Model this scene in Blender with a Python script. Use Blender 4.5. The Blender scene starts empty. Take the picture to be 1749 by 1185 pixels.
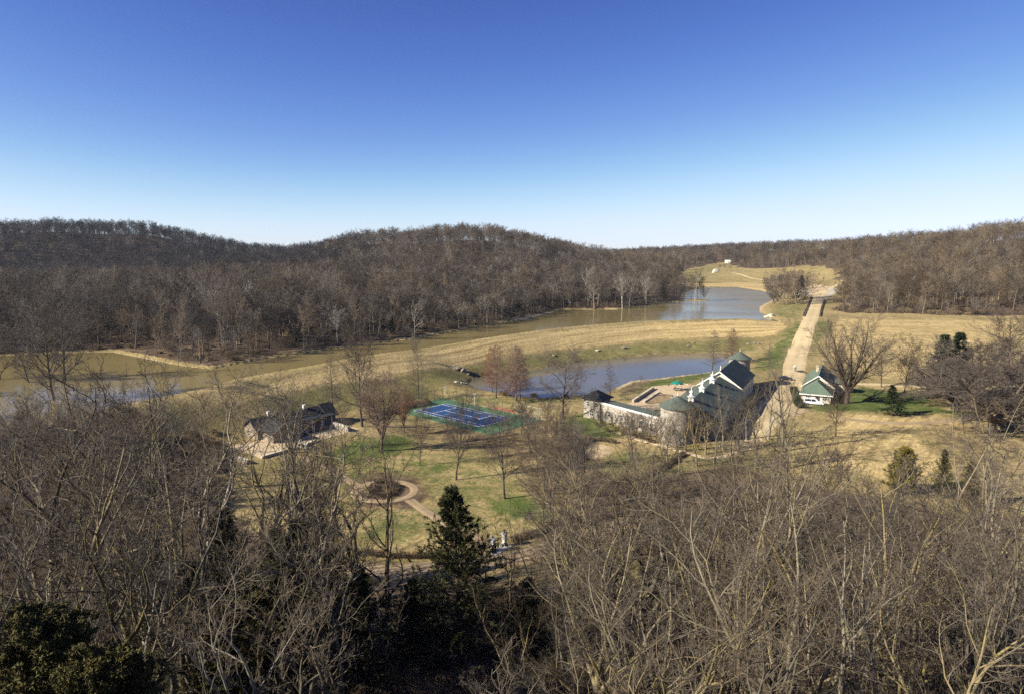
import bpy, math, random
import numpy as np
from mathutils import Vector

scene = bpy.context.scene
COL = scene.collection
R = math.radians
rng = np.random.default_rng(7)
random.seed(7)

# ------------------------------------------------------------------ camera model (photo frame 1749 x 1185)
CAMZ = 45.0
PITCH = R(8.0)
FPX = 1749 * 24.0 / 36.0
SP, CP = math.sin(PITCH), math.cos(PITCH)


def ray(px, py):
    u = (px - 874.5) / FPX
    v = (592.5 - py) / FPX
    return np.array([u, CP + v * SP, -SP + v * CP])


def gz(px, py, z):
    d = ray(px, py)
    t = (z - CAMZ) / d[2]
    return np.array([d[0] * t, d[1] * t])


def sm(a, b, x):
    t = np.clip((x - a) / (b - a), 0, 1)
    return t * t * (3 - 2 * t)


# ------------------------------------------------------------------ terrain
LAKE_Z, POND_Z, CREST_Z = 8.6, 0.0, 10.0
ctrl = []


def C(x, y, z):
    ctrl.append((x, y, z))


# the bluff under the viewpoint falling to the valley floor
for x in (-160, -110, -70, -35, 0, 35, 70, 110, 160):
    for y, z in ((-60, 40), (-15, 37), (5, 31), (18, 24), (32, 15.5), (46, 9.5), (60, 5.2), (76, 2.2), (93, 0.4)):
        k = 1.0 if x > -60 else 1.0 + 0.0 * x
        C(x, y + (abs(x) / 60) ** 2 * 2.0, z * k)
for x, y, z in ((0, 115, 0), (-60, 115, 0.4), (60, 115, 0), (120, 120, .6), (0, 150, 0), (60, 150, .5), (-40, 150, .2), (-50, 180, .5),
                (0, 200, .2), (40, 180, .8), (60, 200, 1), (95, 205, 1), (140, 205, 1.2), (160, 250, 2), (100, 255, 1.2), (112, 272, 1.8),
                (0, 250, .2), (50, 270, .2), (-30, 225, .6), (80, 280, .6), (180, 160, 2), (220, 220, 3), (-100, 120, 3), (-130, 110, 6), (-150, 160, 6.5),
                (150, 300, 4), (200, 300, 4.5), (260, 300, 6), (330, 300, 14), (150, 340, 7), (210, 340, 7), (290, 340, 9), (160, 372, 10), (220, 372, 10), (290, 374, 11),
                (128, 330, 5.6), (120, 300, 3.5)):
    C(x, y, z)
# lake bed and far shore
for x, y, z in ((-110, 195, 6.5), (-60, 270, 6.5), (0, 345, 6.5), (100, 430, 6), (160, 520, 6), (210, 620, 6.5), (-160, 220, 7.5),
                (-150, 290, 10), (-200, 300, 11), (-90, 262, 11), (-60, 330, 11), (-20, 420, 11), (0, 470, 11), (60, 540, 12), (-100, 400, 13), (-260, 360, 13),
                (-200, 480, 15), (-330, 480, 15), (-60, 520, 20), (120, 560, 12), (150, 640, 11), (200, 760, 11), (290, 640, 12), (330, 760, 15), (230, 950, 17),
                (330, 1000, 22), (430, 1000, 24), (150, 800, 14), (100, 1000, 20), (190, 455, 11), (212, 440, 12), (255, 520, 14.2), (236, 480, 13.5), (220, 500, 11.5),
                (270, 460, 14), (270, 420, 12), (330, 420, 16), (300, 480, 19)):
    C(x, y, z)
# hill lines: (photo x, skyline y, distance along the ray), trees about 17 m
for px, py, t in ((-260, 392, 820), (-120, 385, 830), (0, 379, 840), (60, 374, 850), (147, 378, 860), (240, 379, 870), (292, 389, 880), (360, 403, 900), (412, 415, 930),
                  (480, 422, 1000), (532, 415, 900), (562, 411, 820), (600, 397, 760), (665, 398, 740), (740, 390, 720), (826, 385, 720), (870, 393, 730), (946, 410, 800),
                  (1000, 421, 950), (1060, 425, 1300), (1110, 425, 2000), (1180, 421, 1900), (1250, 418, 1800), (1320, 416, 1500), (1400, 410, 1200), (1480, 403, 1000),
                  (1560, 395, 820), (1650, 389, 660), (1749, 378, 560), (1900, 360, 520)):
    d = ray(px, py) * t
    C(d[0], d[1], CAMZ + d[2] - 16)
    if t < 1400:
        C(d[0] * 1.35, d[1] * 1.35, CAMZ + d[2] - 34)
for px, t, z in ((420, 660, 20), (470, 660, 20), (520, 660, 24), (430, 760, 26), (480, 760, 25), (520, 760, 29), (450, 860, 29), (490, 870, 27), (60, 530, 13.5), (180, 530, 13.5), (300, 530, 14), (400, 540, 15),
                 (60, 650, 18), (180, 650, 18), (300, 650, 18)):
    d = ray(px, 428) * t
    C(d[0], d[1], z)
for x, y, z in ((-1500, 2600, 30), (0, 2800, 30), (1500, 2600, 40), (2400, 1200, 50), (-2400, 1200, 40), (-700, 300, 30), (700, 200, 50), (-500, 0, 30), (500, 0, 40), (0, -300, 45),
                (-1200, 500, 50), (-500, 600, 25), (-300, 620, 20)):
    C(x, y, z)
ctrl = np.array(ctrl, float)
MQ = 22.0


def _phi(a, b):
    return np.sqrt(((a[:, None, :] - b[None, :, :]) ** 2).sum(-1) + MQ * MQ)


_n = len(ctrl)
_A = np.zeros((_n + 3, _n + 3))
_A[:_n, :_n] = _phi(ctrl[:, :2], ctrl[:, :2]) - np.eye(_n) * 0.8
_A[:_n, _n] = 1
_A[:_n, _n + 1:] = ctrl[:, :2]
_A[_n:, :_n] = _A[:_n, _n:].T
_W = np.linalg.solve(_A, np.concatenate([ctrl[:, 2], [0, 0, 0]]))


def seg_dist(P, poly, closed):
    """distance to a polyline, signed side (left positive) and arc length, for points P (n,2)"""
    A = np.array(poly, float)
    B = np.roll(A, -1, 0)
    if not closed:
        A, B = A[:-1], B[:-1]
    best = np.full(len(P), 1e18)
    side = np.zeros(len(P))
    arc = np.zeros(len(P))
    s0 = 0.0
    for a, b in zip(A, B):
        e = b - a
        L = math.hypot(*e)
        t = np.clip(((P - a) @ e) / (L * L), 0, 1)
        q = P - a - t[:, None] * e
        d = (q * q).sum(1)
        m = d < best
        best[m] = d[m]
        side[m] = (e[0] * q[m, 1] - e[1] * q[m, 0])
        arc[m] = s0 + t[m] * L
        s0 += L
    return np.sqrt(best), np.sign(side), arc


def inside(P, poly):
    A = np.array(poly, float)
    B = np.roll(A, -1, 0)
    r = np.zeros(len(P), bool)
    for a, b in zip(A, B):
        c = ((a[1] > P[:, 1]) != (b[1] > P[:, 1]))
        if a[1] == b[1]:
            continue
        x = (b[0] - a[0]) * (P[:, 1] - a[1]) / (b[1] - a[1]) + a[0]
        r ^= c & (P[:, 0] < x)
    return r


def sdist(P, poly):
    d, _, _ = seg_dist(P, poly, True)
    return np.where(inside(P, poly), -d, d)


crest = np.array([gz(px, py, CREST_Z) for px, py in ((-150, 770), (0, 740), (123, 712), (247, 687), (377, 660), (418, 647), (500, 632), (549, 624), (600, 613), (665, 603), (740, 591),
                  (843, 576), (946, 562), (1020, 555), (1100, 549), (1200, 546), (1330, 544), (1395, 541), (1550, 541), (1700, 543), (1900, 545))])
shore = [gz(px, py, LAKE_Z) for px, py in ((-160, 618), (17, 607), (134, 602), (189, 601), (240, 611), (309, 625), (360, 631), (446, 614), (520, 604), (600, 592), (706, 580), (780, 566),
         (843, 553), (905, 546), (963, 529), (1056, 529), (1104, 522), (1167, 515), (1172, 500), (1204, 491), (1260, 491), (1300, 497), (1322, 504), (1322, 511),
         (1297, 524), (1297, 533), (1315, 543))]
lake_poly = np.array(shore + [c for c in crest[16::-1]])
pond_px = ((798, 655), (803, 650), (812, 646), (850, 639), (905, 632), (980, 619), (1040, 613), (1100, 607.6), (1181, 603.7), (1225, 602), (1250, 606), (1256, 613), (1246, 622), (1225, 632), (1200, 637),
           (1160, 641), (1130, 645), (1078, 650), (1055, 660), (1040, 669), (1007, 671), (960, 676), (922, 678), (880, 675), (843, 669), (815, 663))
pond_poly = np.array([gz(px, py, POND_Z) for px, py in pond_px])
spit = gz(1190, 513.5, LAKE_Z)


_cA, _cB = gz(762, 688, .45), gz(871, 712, .45)
_cd = (_cB - _cA) / np.linalg.norm(_cB - _cA)
_cn = np.array([_cd[1], -_cd[0]])
_po, _pd, _pn = np.array([-46.8, 170.2]), np.array([.66, .75]), np.array([.75, -.66])
PADS = [(_cA + _cd * 13.7 + _cn * 5.9, _cd, 20.9, 10.8, .22, 9.0), (_po + _pn * 7.0 - _pd * 13.0, _pd, 13.5, 6.4, 1.95, 18.0)]


def height(P):
    P = np.atleast_2d(np.asarray(P, float))
    out = np.empty(len(P))
    for i in range(0, len(P), 20000):
        Q = P[i:i + 20000]
        base = _phi(Q, ctrl[:, :2]) @ _W[:_n] + _W[_n] + Q @ _W[_n + 1:]
        sd = sdist(Q, lake_poly)
        d, side, _ = seg_dist(Q, crest, False)
        val = side < 0
        # lake basin and its banks (not on the valley side of the dam)
        h = np.where(sd < 0, np.minimum(base, LAKE_Z - .15 - np.minimum(-sd * .12, 2.5)), base)
        near = np.clip(sd / 16.0, 0, 1)
        bank = (LAKE_Z + .14 * np.minimum(sd, 6) + .03 * sd) * (1 - near) + np.maximum(base, LAKE_Z + .5) * near
        h = np.where((sd >= 0) & ~val, bank, h)
        # dam: crest, steep upper face, gentle lower face
        prof = np.where(d < 2.5, CREST_Z, np.where(d < 20, CREST_Z - (d - 2.5) * .36, np.maximum(3.7 - (d - 20) * .15, .35)))
        lakeside = CREST_Z - np.maximum(d - 2.5, 0) * .4
        w = sm(150, 118, Q[:, 0])
        k = w * np.where(val, sm(62, 40, d), 1.0)
        h = h * (1 - k) + np.where(val, prof, np.maximum(h, lakeside)) * k
        # spit with trees in the lake
        ds = np.hypot((Q[:, 0] - spit[0]) / 11, (Q[:, 1] - spit[1]) / 7)
        h = np.maximum(h, np.where(ds < 1.6, LAKE_Z + .9 - ds ** 2, -99))
        # pond basin
        sp = sdist(Q, pond_poly)
        h = np.where(sp < 0, np.minimum(h, POND_Z - .1 - np.minimum(-sp * .2, 1.5)), h)
        bnd = POND_Z + .5 + .46 * np.maximum(sp, 0)
        soft_h = -1.6 * np.log(np.exp(-np.minimum(h, 40) / 1.6) + np.exp(-np.minimum(bnd, 60) / 1.6))
        h = np.where((sp >= 0) & (sp < 32), np.maximum(soft_h * sm(34, 26, sp) + h * (1 - sm(34, 26, sp)), POND_Z + .08 + .05 * np.minimum(sp, 5)), h)
        pad = np.zeros(len(Q))
        for c, ax, hl, hw, pz_, fall in PADS:
            q = Q - c
            dx = np.maximum(np.abs(q @ ax) - hl, 0)
            dy = np.maximum(np.abs(q @ np.array([ax[1], -ax[0]])) - hw, 0)
            kk = sm(fall, 0, np.hypot(dx, dy))
            h = h * (1 - kk) + pz_ * kk
            pad = np.maximum(pad, kk)
        amp = .10 * (1 - pad) * sm(2, 14, np.minimum(sd, sp))
        h = h + amp * (np.sin(Q[:, 0] * .21 + 1.3 * np.sin(Q[:, 1] * .11)) + np.sin(Q[:, 1] * .27 + Q[:, 0] * .09))
        out[i:i + 20000] = h
    return out


def H(x, y):
    return float(height([[x, y]])[0])


_ts = 18 * 1.006 ** np.arange(0, 900)


def g(px, py):
    """photo pixel -> point on the terrain"""
    d = ray(px, py)
    P = _ts[:, None] * d[None, :]
    z = CAMZ + P[:, 2]
    hh = height(P[:, :2])
    below = np.nonzero(z < hh)[0]
    if len(below) == 0:
        i = len(_ts) - 1
        return np.array([P[i, 0], P[i, 1], hh[i]])
    i = max(1, below[0])
    a, b = z[i - 1] - hh[i - 1], z[i] - hh[i]
    f = a / (a - b + 1e-9)
    p = P[i - 1] * (1 - f) + P[i] * f
    return np.array([p[0], p[1], H(p[0], p[1])])


def gp(*pts):
    return np.array([g(*p) for p in pts])


def topz(px, py, y):
    d = ray(px, py)
    return CAMZ + d[2] * y / d[1]


def xat(px, y, z):
    """world x of photo column px at depth y, height z"""
    depth = y * CP - (z - CAMZ) * SP
    return (px - 874.5) / FPX * depth


# ------------------------------------------------------------------ mesh helpers
def mesh_np(name, V, quads=None, tris=None, smooth=False):
    me = bpy.data.meshes.new(name)
    V = np.asarray(V, np.float32)
    me.vertices.add(len(V))
    me.vertices.foreach_set('co', V.ravel())
    idx, starts, s = [], [], 0
    if quads is not None and len(quads):
        quads = np.asarray(quads, np.int32)
        idx.append(quads.ravel())
        starts.append(np.arange(len(quads)) * 4)
        s = len(quads) * 4
    if tris is not None and len(tris):
        tris = np.asarray(tris, np.int32)
        idx.append(tris.ravel())
        starts.append(s + np.arange(len(tris)) * 3)
    idx = np.concatenate(idx)
    starts = np.concatenate(starts).astype(np.int32)
    me.loops.add(len(idx))
    me.loops.foreach_set('vertex_index', idx)
    me.polygons.add(len(starts))
    me.polygons.foreach_set('loop_start', starts)
    me.update(calc_edges=True)
    if smooth:
        me.polygons.foreach_set('use_smooth', np.ones(len(starts), bool))
    return me


def fattr(me, name, vals):
    a = me.attributes.new(name, 'FLOAT', 'POINT')
    a.data.foreach_set('value', np.asarray(vals, np.float32))


class MB:
    """collects shapes into one mesh"""

    def __init__(s):
        s.v, s.f = [], []

    def add(s, verts, faces):
        o = len(s.v)
        s.v += [tuple(map(float, p)) for p in verts]
        s.f += [tuple(i + o for i in f) for f in faces]
        return s

    def box(s, x0, x1, y0, y1, z0, z1):
        return s.add([(x0, y0, z0), (x1, y0, z0), (x1, y1, z0), (x0, y1, z0), (x0, y0, z1), (x1, y0, z1), (x1, y1, z1), (x0, y1, z1)],
                     [(0, 3, 2, 1), (4, 5, 6, 7), (0, 1, 5, 4), (1, 2, 6, 5), (2, 3, 7, 6), (3, 0, 4, 7)])

    def lathe(s, prof, n=24, c=(0, 0), a0=0.0):
        vs, fs = [], []
        for r, z in prof:
            for i in range(n):
                a = a0 + 2 * math.pi * i / n
                vs.append((c[0] + r * math.cos(a), c[1] + r * math.sin(a), z))
        for j in range(len(prof) - 1):
            for i in range(n):
                k = (i + 1) % n
                fs.append((j * n + i, j * n + k, (j + 1) * n + k, (j + 1) * n + i))
        fs.append(tuple(range(n))[::-1])
        fs.append(tuple((len(prof) - 1) * n + i for i in range(n)))
        return s.add(vs, fs)

    def bar(s, a, b, r, n=6):
        a, b = Vector(a), Vector(b)
        d = (b - a).normalized()
        u = d.orthogonal().normalized()
        w = d.cross(u)
        vs = [tuple(p + (u * math.cos(2 * math.pi * i / n) + w * math.sin(2 * math.pi * i / n)) * r) for p in (a, b) for i in range(n)]
        fs = [(i, (i + 1) % n, n + (i + 1) % n, n + i) for i in range(n)] + [tuple(range(n))[::-1], tuple(range(n, 2 * n))]
        return s.add(vs, fs)

    def prism(s, poly, z0, z1):
        n = len(poly)
        return s.add([(p[0], p[1], z0) for p in poly] + [(p[0], p[1], z1) for p in poly],
                     [tuple(range(n))[::-1], tuple(range(n, 2 * n))] + [(i, (i + 1) % n, n + (i + 1) % n, n + i) for i in range(n)])

    def slab(s, quad, th):
        """a thick plate under the (upper) quad"""
        q = [Vector(p) for p in quad]
        n = (q[1] - q[0]).cross(q[-1] - q[0]).normalized()
        if n.z < 0:
            n = -n
        m = len(q)
        return s.add([tuple(p) for p in q] + [tuple(p - n * th) for p in q],
                     [tuple(range(m)), tuple(range(m, 2 * m))[::-1]] + [(i, (i + 1) % m, m + (i + 1) % m, m + i) for i in range(m)])

    def build(s, name, mat, parent=None, smooth=False, loc=None):
        me = bpy.data.meshes.new(name)
        me.from_pydata(s.v, [], s.f)
        me.update()
        import bmesh
        bm = bmesh.new()
        bm.from_mesh(me)
        bmesh.ops.recalc_face_normals(bm, faces=bm.faces)
        bm.to_mesh(me)
        bm.free()
        if smooth:
            for p in me.polygons:
                p.use_smooth = True
        return link(name, me, mat, parent, loc)


def link(name, me, mat=None, parent=None, loc=None):
    o = bpy.data.objects.new(name, me)
    if mat is not None and len(me.materials) == 0:
        me.materials.append(mat)
    COL.objects.link(o)
    if parent is not None:
        o.parent = parent
    if loc is not None:
        o.location = loc
    return o


def tag(o, label=None, cat=None, group=None, kind=None):
    if label:
        o['label'] = label
    if cat:
        o['category'] = cat
    if group:
        o['group'] = group
    if kind:
        o['kind'] = kind
    return o


def thing(name, loc, label, cat, rz=0.0, group=None):
    o = bpy.data.objects.new(name, None)
    o.empty_display_size = 0.3
    COL.objects.link(o)
    o.location = loc
    o.rotation_euler.z = rz
    return tag(o, label, cat, group)


def copy_tree(o, parent=None):
    c = o.copy()
    COL.objects.link(c)
    c.parent = parent
    for ch in list(o.children):
        copy_tree(ch, c)
    return c
# ------------------------------------------------------------------ materials
def NT(name):
    m = bpy.data.materials.new(name)
    m.use_nodes = True
    nt = m.node_tree
    return m, nt, nt.nodes['Principled BSDF']


def N(nt, t, **kw):
    n = nt.nodes.new(t)
    for k, v in kw.items():
        if k in n.inputs:
            n.inputs[k].default_value = v
        else:
            setattr(n, k, v)
    return n


def ramp(nt, fac, stops):
    r = nt.nodes.new('ShaderNodeValToRGB')
    e = r.color_ramp.elements
    while len(e) < len(stops):
        e.new(0.5)
    for i, (p, c) in enumerate(stops):
        e[i].position = p
        e[i].color = (c[0], c[1], c[2], 1)
    nt.links.new(fac, r.inputs[0])
    return r.outputs[0]


def mix(nt, fac, a, b, mode='MIX'):
    m = nt.nodes.new('ShaderNodeMix')
    m.data_type = 'RGBA'
    m.blend_type = mode
    for sock, val in ((0, fac), (6, a), (7, b)):
        if isinstance(val, bpy.types.NodeSocket):
            nt.links.new(val, m.inputs[sock])
        elif isinstance(val, (int, float)):
            m.inputs[sock].default_value = val
        else:
            m.inputs[sock].default_value = (*val, 1)
    return m.outputs[2]


def math_(nt, op, a, b=0.0, c=None, clamp=False):
    m = nt.nodes.new('ShaderNodeMath')
    m.operation = op
    m.use_clamp = clamp
    for i, val in enumerate((a, b) if c is None else (a, b, c)):
        if isinstance(val, bpy.types.NodeSocket):
            nt.links.new(val, m.inputs[i])
        else:
            m.inputs[i].default_value = val
    return m.outputs[0]


def noise(nt, scale, detail=3, rough=.55, vec=None, coord='Object', mapscale=None):
    n = N(nt, 'ShaderNodeTexNoise', Scale=scale, Detail=detail, Roughness=rough)
    if vec is None:
        tc = nt.nodes.new('ShaderNodeTexCoord')
        vec = tc.outputs[coord]
    if mapscale:
        mp = nt.nodes.new('ShaderNodeMapping')
        mp.inputs['Scale'].default_value = mapscale
        nt.links.new(vec, mp.inputs[0])
        vec = mp.outputs[0]
    nt.links.new(vec, n.inputs['Vector'])
    return n.outputs['Fac']


def attr(nt, name):
    a = nt.nodes.new('ShaderNodeAttribute')
    a.attribute_name = name
    return a.outputs['Fac']


def bump(nt, bs, h, strength=.4, dist=.1):
    b = N(nt, 'ShaderNodeBump', Strength=strength, Distance=dist)
    nt.links.new(h, b.inputs['Height'])
    nt.links.new(b.outputs[0], bs.inputs['Normal'])


def simple(name, c1, c2, scale=2.0, rough=.8, bstr=.3, bdist=.03, spec=.3, detail=4, mapscale=None):
    m, nt, bs = NT(name)
    f = noise(nt, scale, detail, .6, mapscale=mapscale)
    col = ramp(nt, f, [(.3, c1), (.7, c2)])
    nt.links.new(col, bs.inputs['Base Color'])
    bs.inputs['Roughness'].default_value = rough
    bs.inputs['Specular IOR Level'].default_value = spec
    if bstr:
        bump(nt, bs, f, bstr, bdist)
    return m


def bark(name, trunk, twig, lichen=None, var=.5, mottle=None):
    m, nt, bs = NT(name)
    lv = attr(nt, 'lv')
    f = noise(nt, 3.0, 4, .6, mapscale=(1, 1, .35))
    t1 = ramp(nt, f, [(.3, tuple(c * .62 for c in trunk)), (.68, tuple(c * 1.15 for c in trunk))])
    if mottle:
        f3 = noise(nt, 1.1, 3, .6)
        t1 = mix(nt, ramp(nt, f3, [(.42, (0, 0, 0)), (.6, (1, 1, 1))]), t1, mottle)
    if lichen:
        f2 = noise(nt, .9, 3, .6)
        t1 = mix(nt, ramp(nt, f2, [(.45, (0, 0, 0)), (.66, (.8, .8, .8))]), t1, lichen)
    col = mix(nt, lv, t1, twig)
    oi = nt.nodes.new('ShaderNodeObjectInfo')
    hs = N(nt, 'ShaderNodeHueSaturation')
    mr = nt.nodes.new('ShaderNodeMapRange')
    mr.inputs[3].default_value = 1 - var * .55
    mr.inputs[4].default_value = 1 + var * .55
    nt.links.new(oi.outputs['Random'], mr.inputs[0])
    nt.links.new(mr.outputs[0], hs.inputs['Value'])
    mr2 = nt.nodes.new('ShaderNodeMapRange')
    mr2.inputs[3].default_value = .65
    mr2.inputs[4].default_value = 1.25
    nt.links.new(math_(nt, 'FRACT', math_(nt, 'MULTIPLY', oi.outputs['Random'], 17.3)), mr2.inputs[0])
    nt.links.new(mr2.outputs[0], hs.inputs['Saturation'])
    nt.links.new(col, hs.inputs['Color'])
    nt.links.new(hs.outputs[0], bs.inputs['Base Color'])
    bs.inputs['Roughness'].default_value = .85
    bs.inputs['Specular IOR Level'].default_value = .15
    return m


def foliage(name, c1, c2, c3=None, scale=.8):
    m, nt, bs = NT(name)
    f = noise(nt, scale, 3, .6)
    st = [(.3, c1), (.62, c2)]
    if c3:
        st.append((.78, c3))
    col = ramp(nt, f, st)
    nt.links.new(col, bs.inputs['Base Color'])
    bs.inputs['Roughness'].default_value = .75
    bs.inputs['Specular IOR Level'].default_value = .2
    return m


M = {}
M['bark_near'] = bark('bark_near', (.168, .138, .092), (.098, .077, .057), (.165, .142, .05), .9)
M['bark_park'] = bark('bark_park', (.095, .077, .06), (.115, .088, .067), None, .4)
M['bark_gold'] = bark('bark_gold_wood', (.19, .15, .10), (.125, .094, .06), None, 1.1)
M['bark_darkened'] = bark('bark_darkened_wood', (.066, .057, .05), (.055, .046, .041), None, 1.0)  # left hill wood; on lakeside trees the dark tone stands in for shade
M['bark_red'] = bark('bark_red', (.13, .095, .07), (.19, .105, .065), None, .3)
M['bark_blush'] = bark('bark_blush', (.10, .08, .06), (.105, .078, .057), None, .3)
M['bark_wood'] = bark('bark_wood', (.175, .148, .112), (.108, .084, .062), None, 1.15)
M['bark_pale'] = bark('bark_pale', (.46, .42, .35), (.27, .23, .18), None, .3, mottle=(.28, .24, .18))
M['bark_cedar'] = bark('bark_cedar', (.12, .08, .055), (.10, .075, .05), None, .2)
M['cedar'] = foliage('cedar_foliage', (.032, .036, .014), (.066, .066, .022), (.115, .10, .035))
M['juniper'] = foliage('juniper_foliage', (.042, .038, .010), (.085, .074, .02), (.14, .105, .034), 1.4)
M['pine'] = foliage('pine_foliage', (.016, .028, .010), (.038, .058, .018), (.062, .08, .03), 1.2)
M['golden'] = foliage('golden_foliage', (.10, .085, .02), (.19, .15, .03), (.25, .2, .05), 1.4)
M['hedge'] = foliage('hedge_twigs', (.055, .036, .024), (.11, .075, .045), None, 1.5)
M['hedge_green'] = foliage('evergreen_hedge', (.012, .022, .008), (.03, .05, .014), None, 1.5)
M['brush'] = bark('brush', (.15, .115, .08), (.17, .125, .085), None, .7)
M['weeds'] = foliage('dry_weeds', (.16, .115, .065), (.30, .225, .12), None, .7)


def ground_material():
    m, nt, bs = NT('ground_cover')
    tc = nt.nodes.new('ShaderNodeTexCoord')
    P = tc.outputs['Object']
    n_big = noise(nt, .035, 5, .6, P)
    n_mid = noise(nt, .23, 5, .62, P)
    n_fine = noise(nt, 1.6, 5, .7, P)
    n_edge = noise(nt, .30, 7, .75, P)
    base = ramp(nt, n_big, [(.32, (.165, .14, .052)), (.48, (.26, .205, .085)), (.64, (.39, .3, .14))])
    base = mix(nt, ramp(nt, n_mid, [(.42, (0, 0, 0)), (.66, (.8, .8, .8))]), base, (.34, .245, .12))
    n_m2 = noise(nt, .6, 5, .7, P)
    base = mix(nt, ramp(nt, n_m2, [(.5, (0, 0, 0)), (.68, (.75, .75, .75))]), base, (.115, .105, .038))

    def cover(col, name, c, soft=.35):
        a = attr(nt, name)
        f = math_(nt, 'ADD', a, math_(nt, 'MULTIPLY', math_(nt, 'SUBTRACT', n_edge, .5), 2.1))
        mr = nt.nodes.new('ShaderNodeMapRange')
        mr.interpolation_type = 'SMOOTHSTEP'
        mr.inputs[1].default_value = .5 - soft
        mr.inputs[2].default_value = .5 + soft
        nt.links.new(f, mr.inputs[0])
        return mix(nt, mr.outputs[0], col, c)

    litter = ramp(nt, n_mid, [(.3, (.055, .037, .025)), (.52, (.105, .073, .047)), (.72, (.20, .145, .088))])
    green = ramp(nt, n_mid, [(.3, (.06, .088, .02)), (.55, (.105, .125, .034)), (.75, (.20, .175, .07))])
    olive = ramp(nt, n_mid, [(.3, (.135, .125, .044)), (.55, (.2, .175, .066)), (.75, (.30, .245, .105))])
    # mown hay: streaks along the dam
    cx = nt.nodes.new('ShaderNodeCombineXYZ')
    nt.links.new(math_(nt, 'MULTIPLY', attr(nt, 'dam_d'), .55), cx.inputs[0])
    nt.links.new(math_(nt, 'MULTIPLY', attr(nt, 'dam_s'), .02), cx.inputs[1])
    n_st = noise(nt, 1.0, 4, .65, cx.outputs[0])
    hay = ramp(nt, n_st, [(.36, (.25, .185, .072)), (.47, (.45, .33, .145)), (.56, (.52, .39, .175)), (.66, (.60, .46, .22))])
    hay = mix(nt, .22, hay, ramp(nt, n_fine, [(.3, (.36, .265, .12)), (.7, (.56, .42, .2))]))
    dirt = ramp(nt, n_mid, [(.3, (.33, .245, .14)), (.7, (.52, .40, .24))])
    rock = ramp(nt, n_mid, [(.3, (.3, .26, .2)), (.7, (.55, .49, .38))])
    col = cover(base, 'olive', olive)
    col = cover(col, 'hay', hay, .2)
    col = cover(col, 'green', green)
    col = cover(col, 'litter', litter)
    col = cover(col, 'dirt', dirt, .2)
    col = cover(col, 'stone', rock, .15)
    col = mix(nt, .8, col, mix(nt, 1.0, col, ramp(nt, n_fine, [(.3, (.42, .42, .42)), (.7, (1.38, 1.38, 1.38))]), 'MULTIPLY'))
    nt.links.new(col, bs.inputs['Base Color'])
    bs.inputs['Roughness'].default_value = .95
    bs.inputs['Specular IOR Level'].default_value = .1
    bump(nt, bs, math_(nt, 'ADD', n_fine, math_(nt, 'MULTIPLY', n_mid, 1.5)), .7, .25)
    return m


M['ground'] = ground_material()


def gravel_material(name, c1, c2, c3):
    m, nt, bs = NT(name)
    a = noise(nt, .25, 4, .6)
    b = noise(nt, 3.0, 4, .7)
    col = ramp(nt, a, [(.3, c1), (.5, c2), (.72, c3)])
    col = mix(nt, .5, col, mix(nt, 1.0, col, ramp(nt, b, [(.3, (.6, .6, .6)), (.7, (1.25, 1.25, 1.25))]), 'MULTIPLY'))
    tr = attr(nt, 'across')            # wheel tracks and the grassy crown between them, along the strip
    w = math_(nt, 'ABSOLUTE', math_(nt, 'SUBTRACT', math_(nt, 'ABSOLUTE', tr), .42))
    col = mix(nt, ramp(nt, math_(nt, 'ADD', w, math_(nt, 'MULTIPLY', math_(nt, 'SUBTRACT', a, .5), .25)), [(.1, (.45, .45, .45)), (.25, (0, 0, 0))]), col, c3)
    nt.links.new(col, bs.inputs['Base Color'])
    bs.inputs['Roughness'].default_value = .95
    bs.inputs['Specular IOR Level'].default_value = .1
    bump(nt, bs, b, .4, .05)
    return m


M['road'] = gravel_material('road_gravel', (.41, .315, .17), (.475, .37, .205), (.54, .43, .25))
M['path'] = gravel_material('path_gravel', (.20, .145, .085), (.29, .21, .125), (.37, .28, .165))
M['patio'] = simple('patio_stone', (.36, .27, .16), (.55, .43, .27), 1.2, .9, .3, .02)
M['stone'] = None


def stone_material(name, c1, c2, c3, mortar, sx=.55, sy=.28):
    m, nt, bs = NT(name)
    tc = nt.nodes.new('ShaderNodeTexCoord')
    geo = nt.nodes.new('ShaderNodeNewGeometry')
    sep = nt.nodes.new('ShaderNodeSeparateXYZ')
    nt.links.new(tc.outputs['Object'], sep.inputs[0])
    v = nt.nodes.new('ShaderNodeTexVoronoi')
    v.inputs['Scale'].default_value = 1.0
    mp = nt.nodes.new('ShaderNodeMapping')
    mp.inputs['Scale'].default_value = (1 / sx, 1 / sx, 1 / sy)
    nt.links.new(tc.outputs['Object'], mp.inputs[0])
    nt.links.new(mp.outputs[0], v.inputs['Vector'])
    v2 = nt.nodes.new('ShaderNodeTexVoronoi')
    v2.feature = 'DISTANCE_TO_EDGE'
    v2.inputs['Scale'].default_value = 1.0
    nt.links.new(mp.outputs[0], v2.inputs['Vector'])
    bw = nt.nodes.new('ShaderNodeSeparateColor')
    nt.links.new(v.outputs['Color'], bw.inputs[0])
    col = ramp(nt, bw.outputs[0], [(.0, c1), (.5, c2), (1.0, c3)])
    col = mix(nt, ramp(nt, v2.outputs['Distance'], [(.03, (1, 1, 1)), (.1, (0, 0, 0))]), col, mortar)
    n = noise(nt, .5, 4, .6)
    col = mix(nt, .5, col, mix(nt, 1.0, col, ramp(nt, n, [(.3, (.6, .57, .52)), (.65, (1.1, 1.1, 1.1))]), 'MULTIPLY'))
    nt.links.new(col, bs.inputs['Base Color'])
    bs.inputs['Roughness'].default_value = .9
    bump(nt, bs, v2.outputs['Distance'], .6, .06)
    return m


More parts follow.
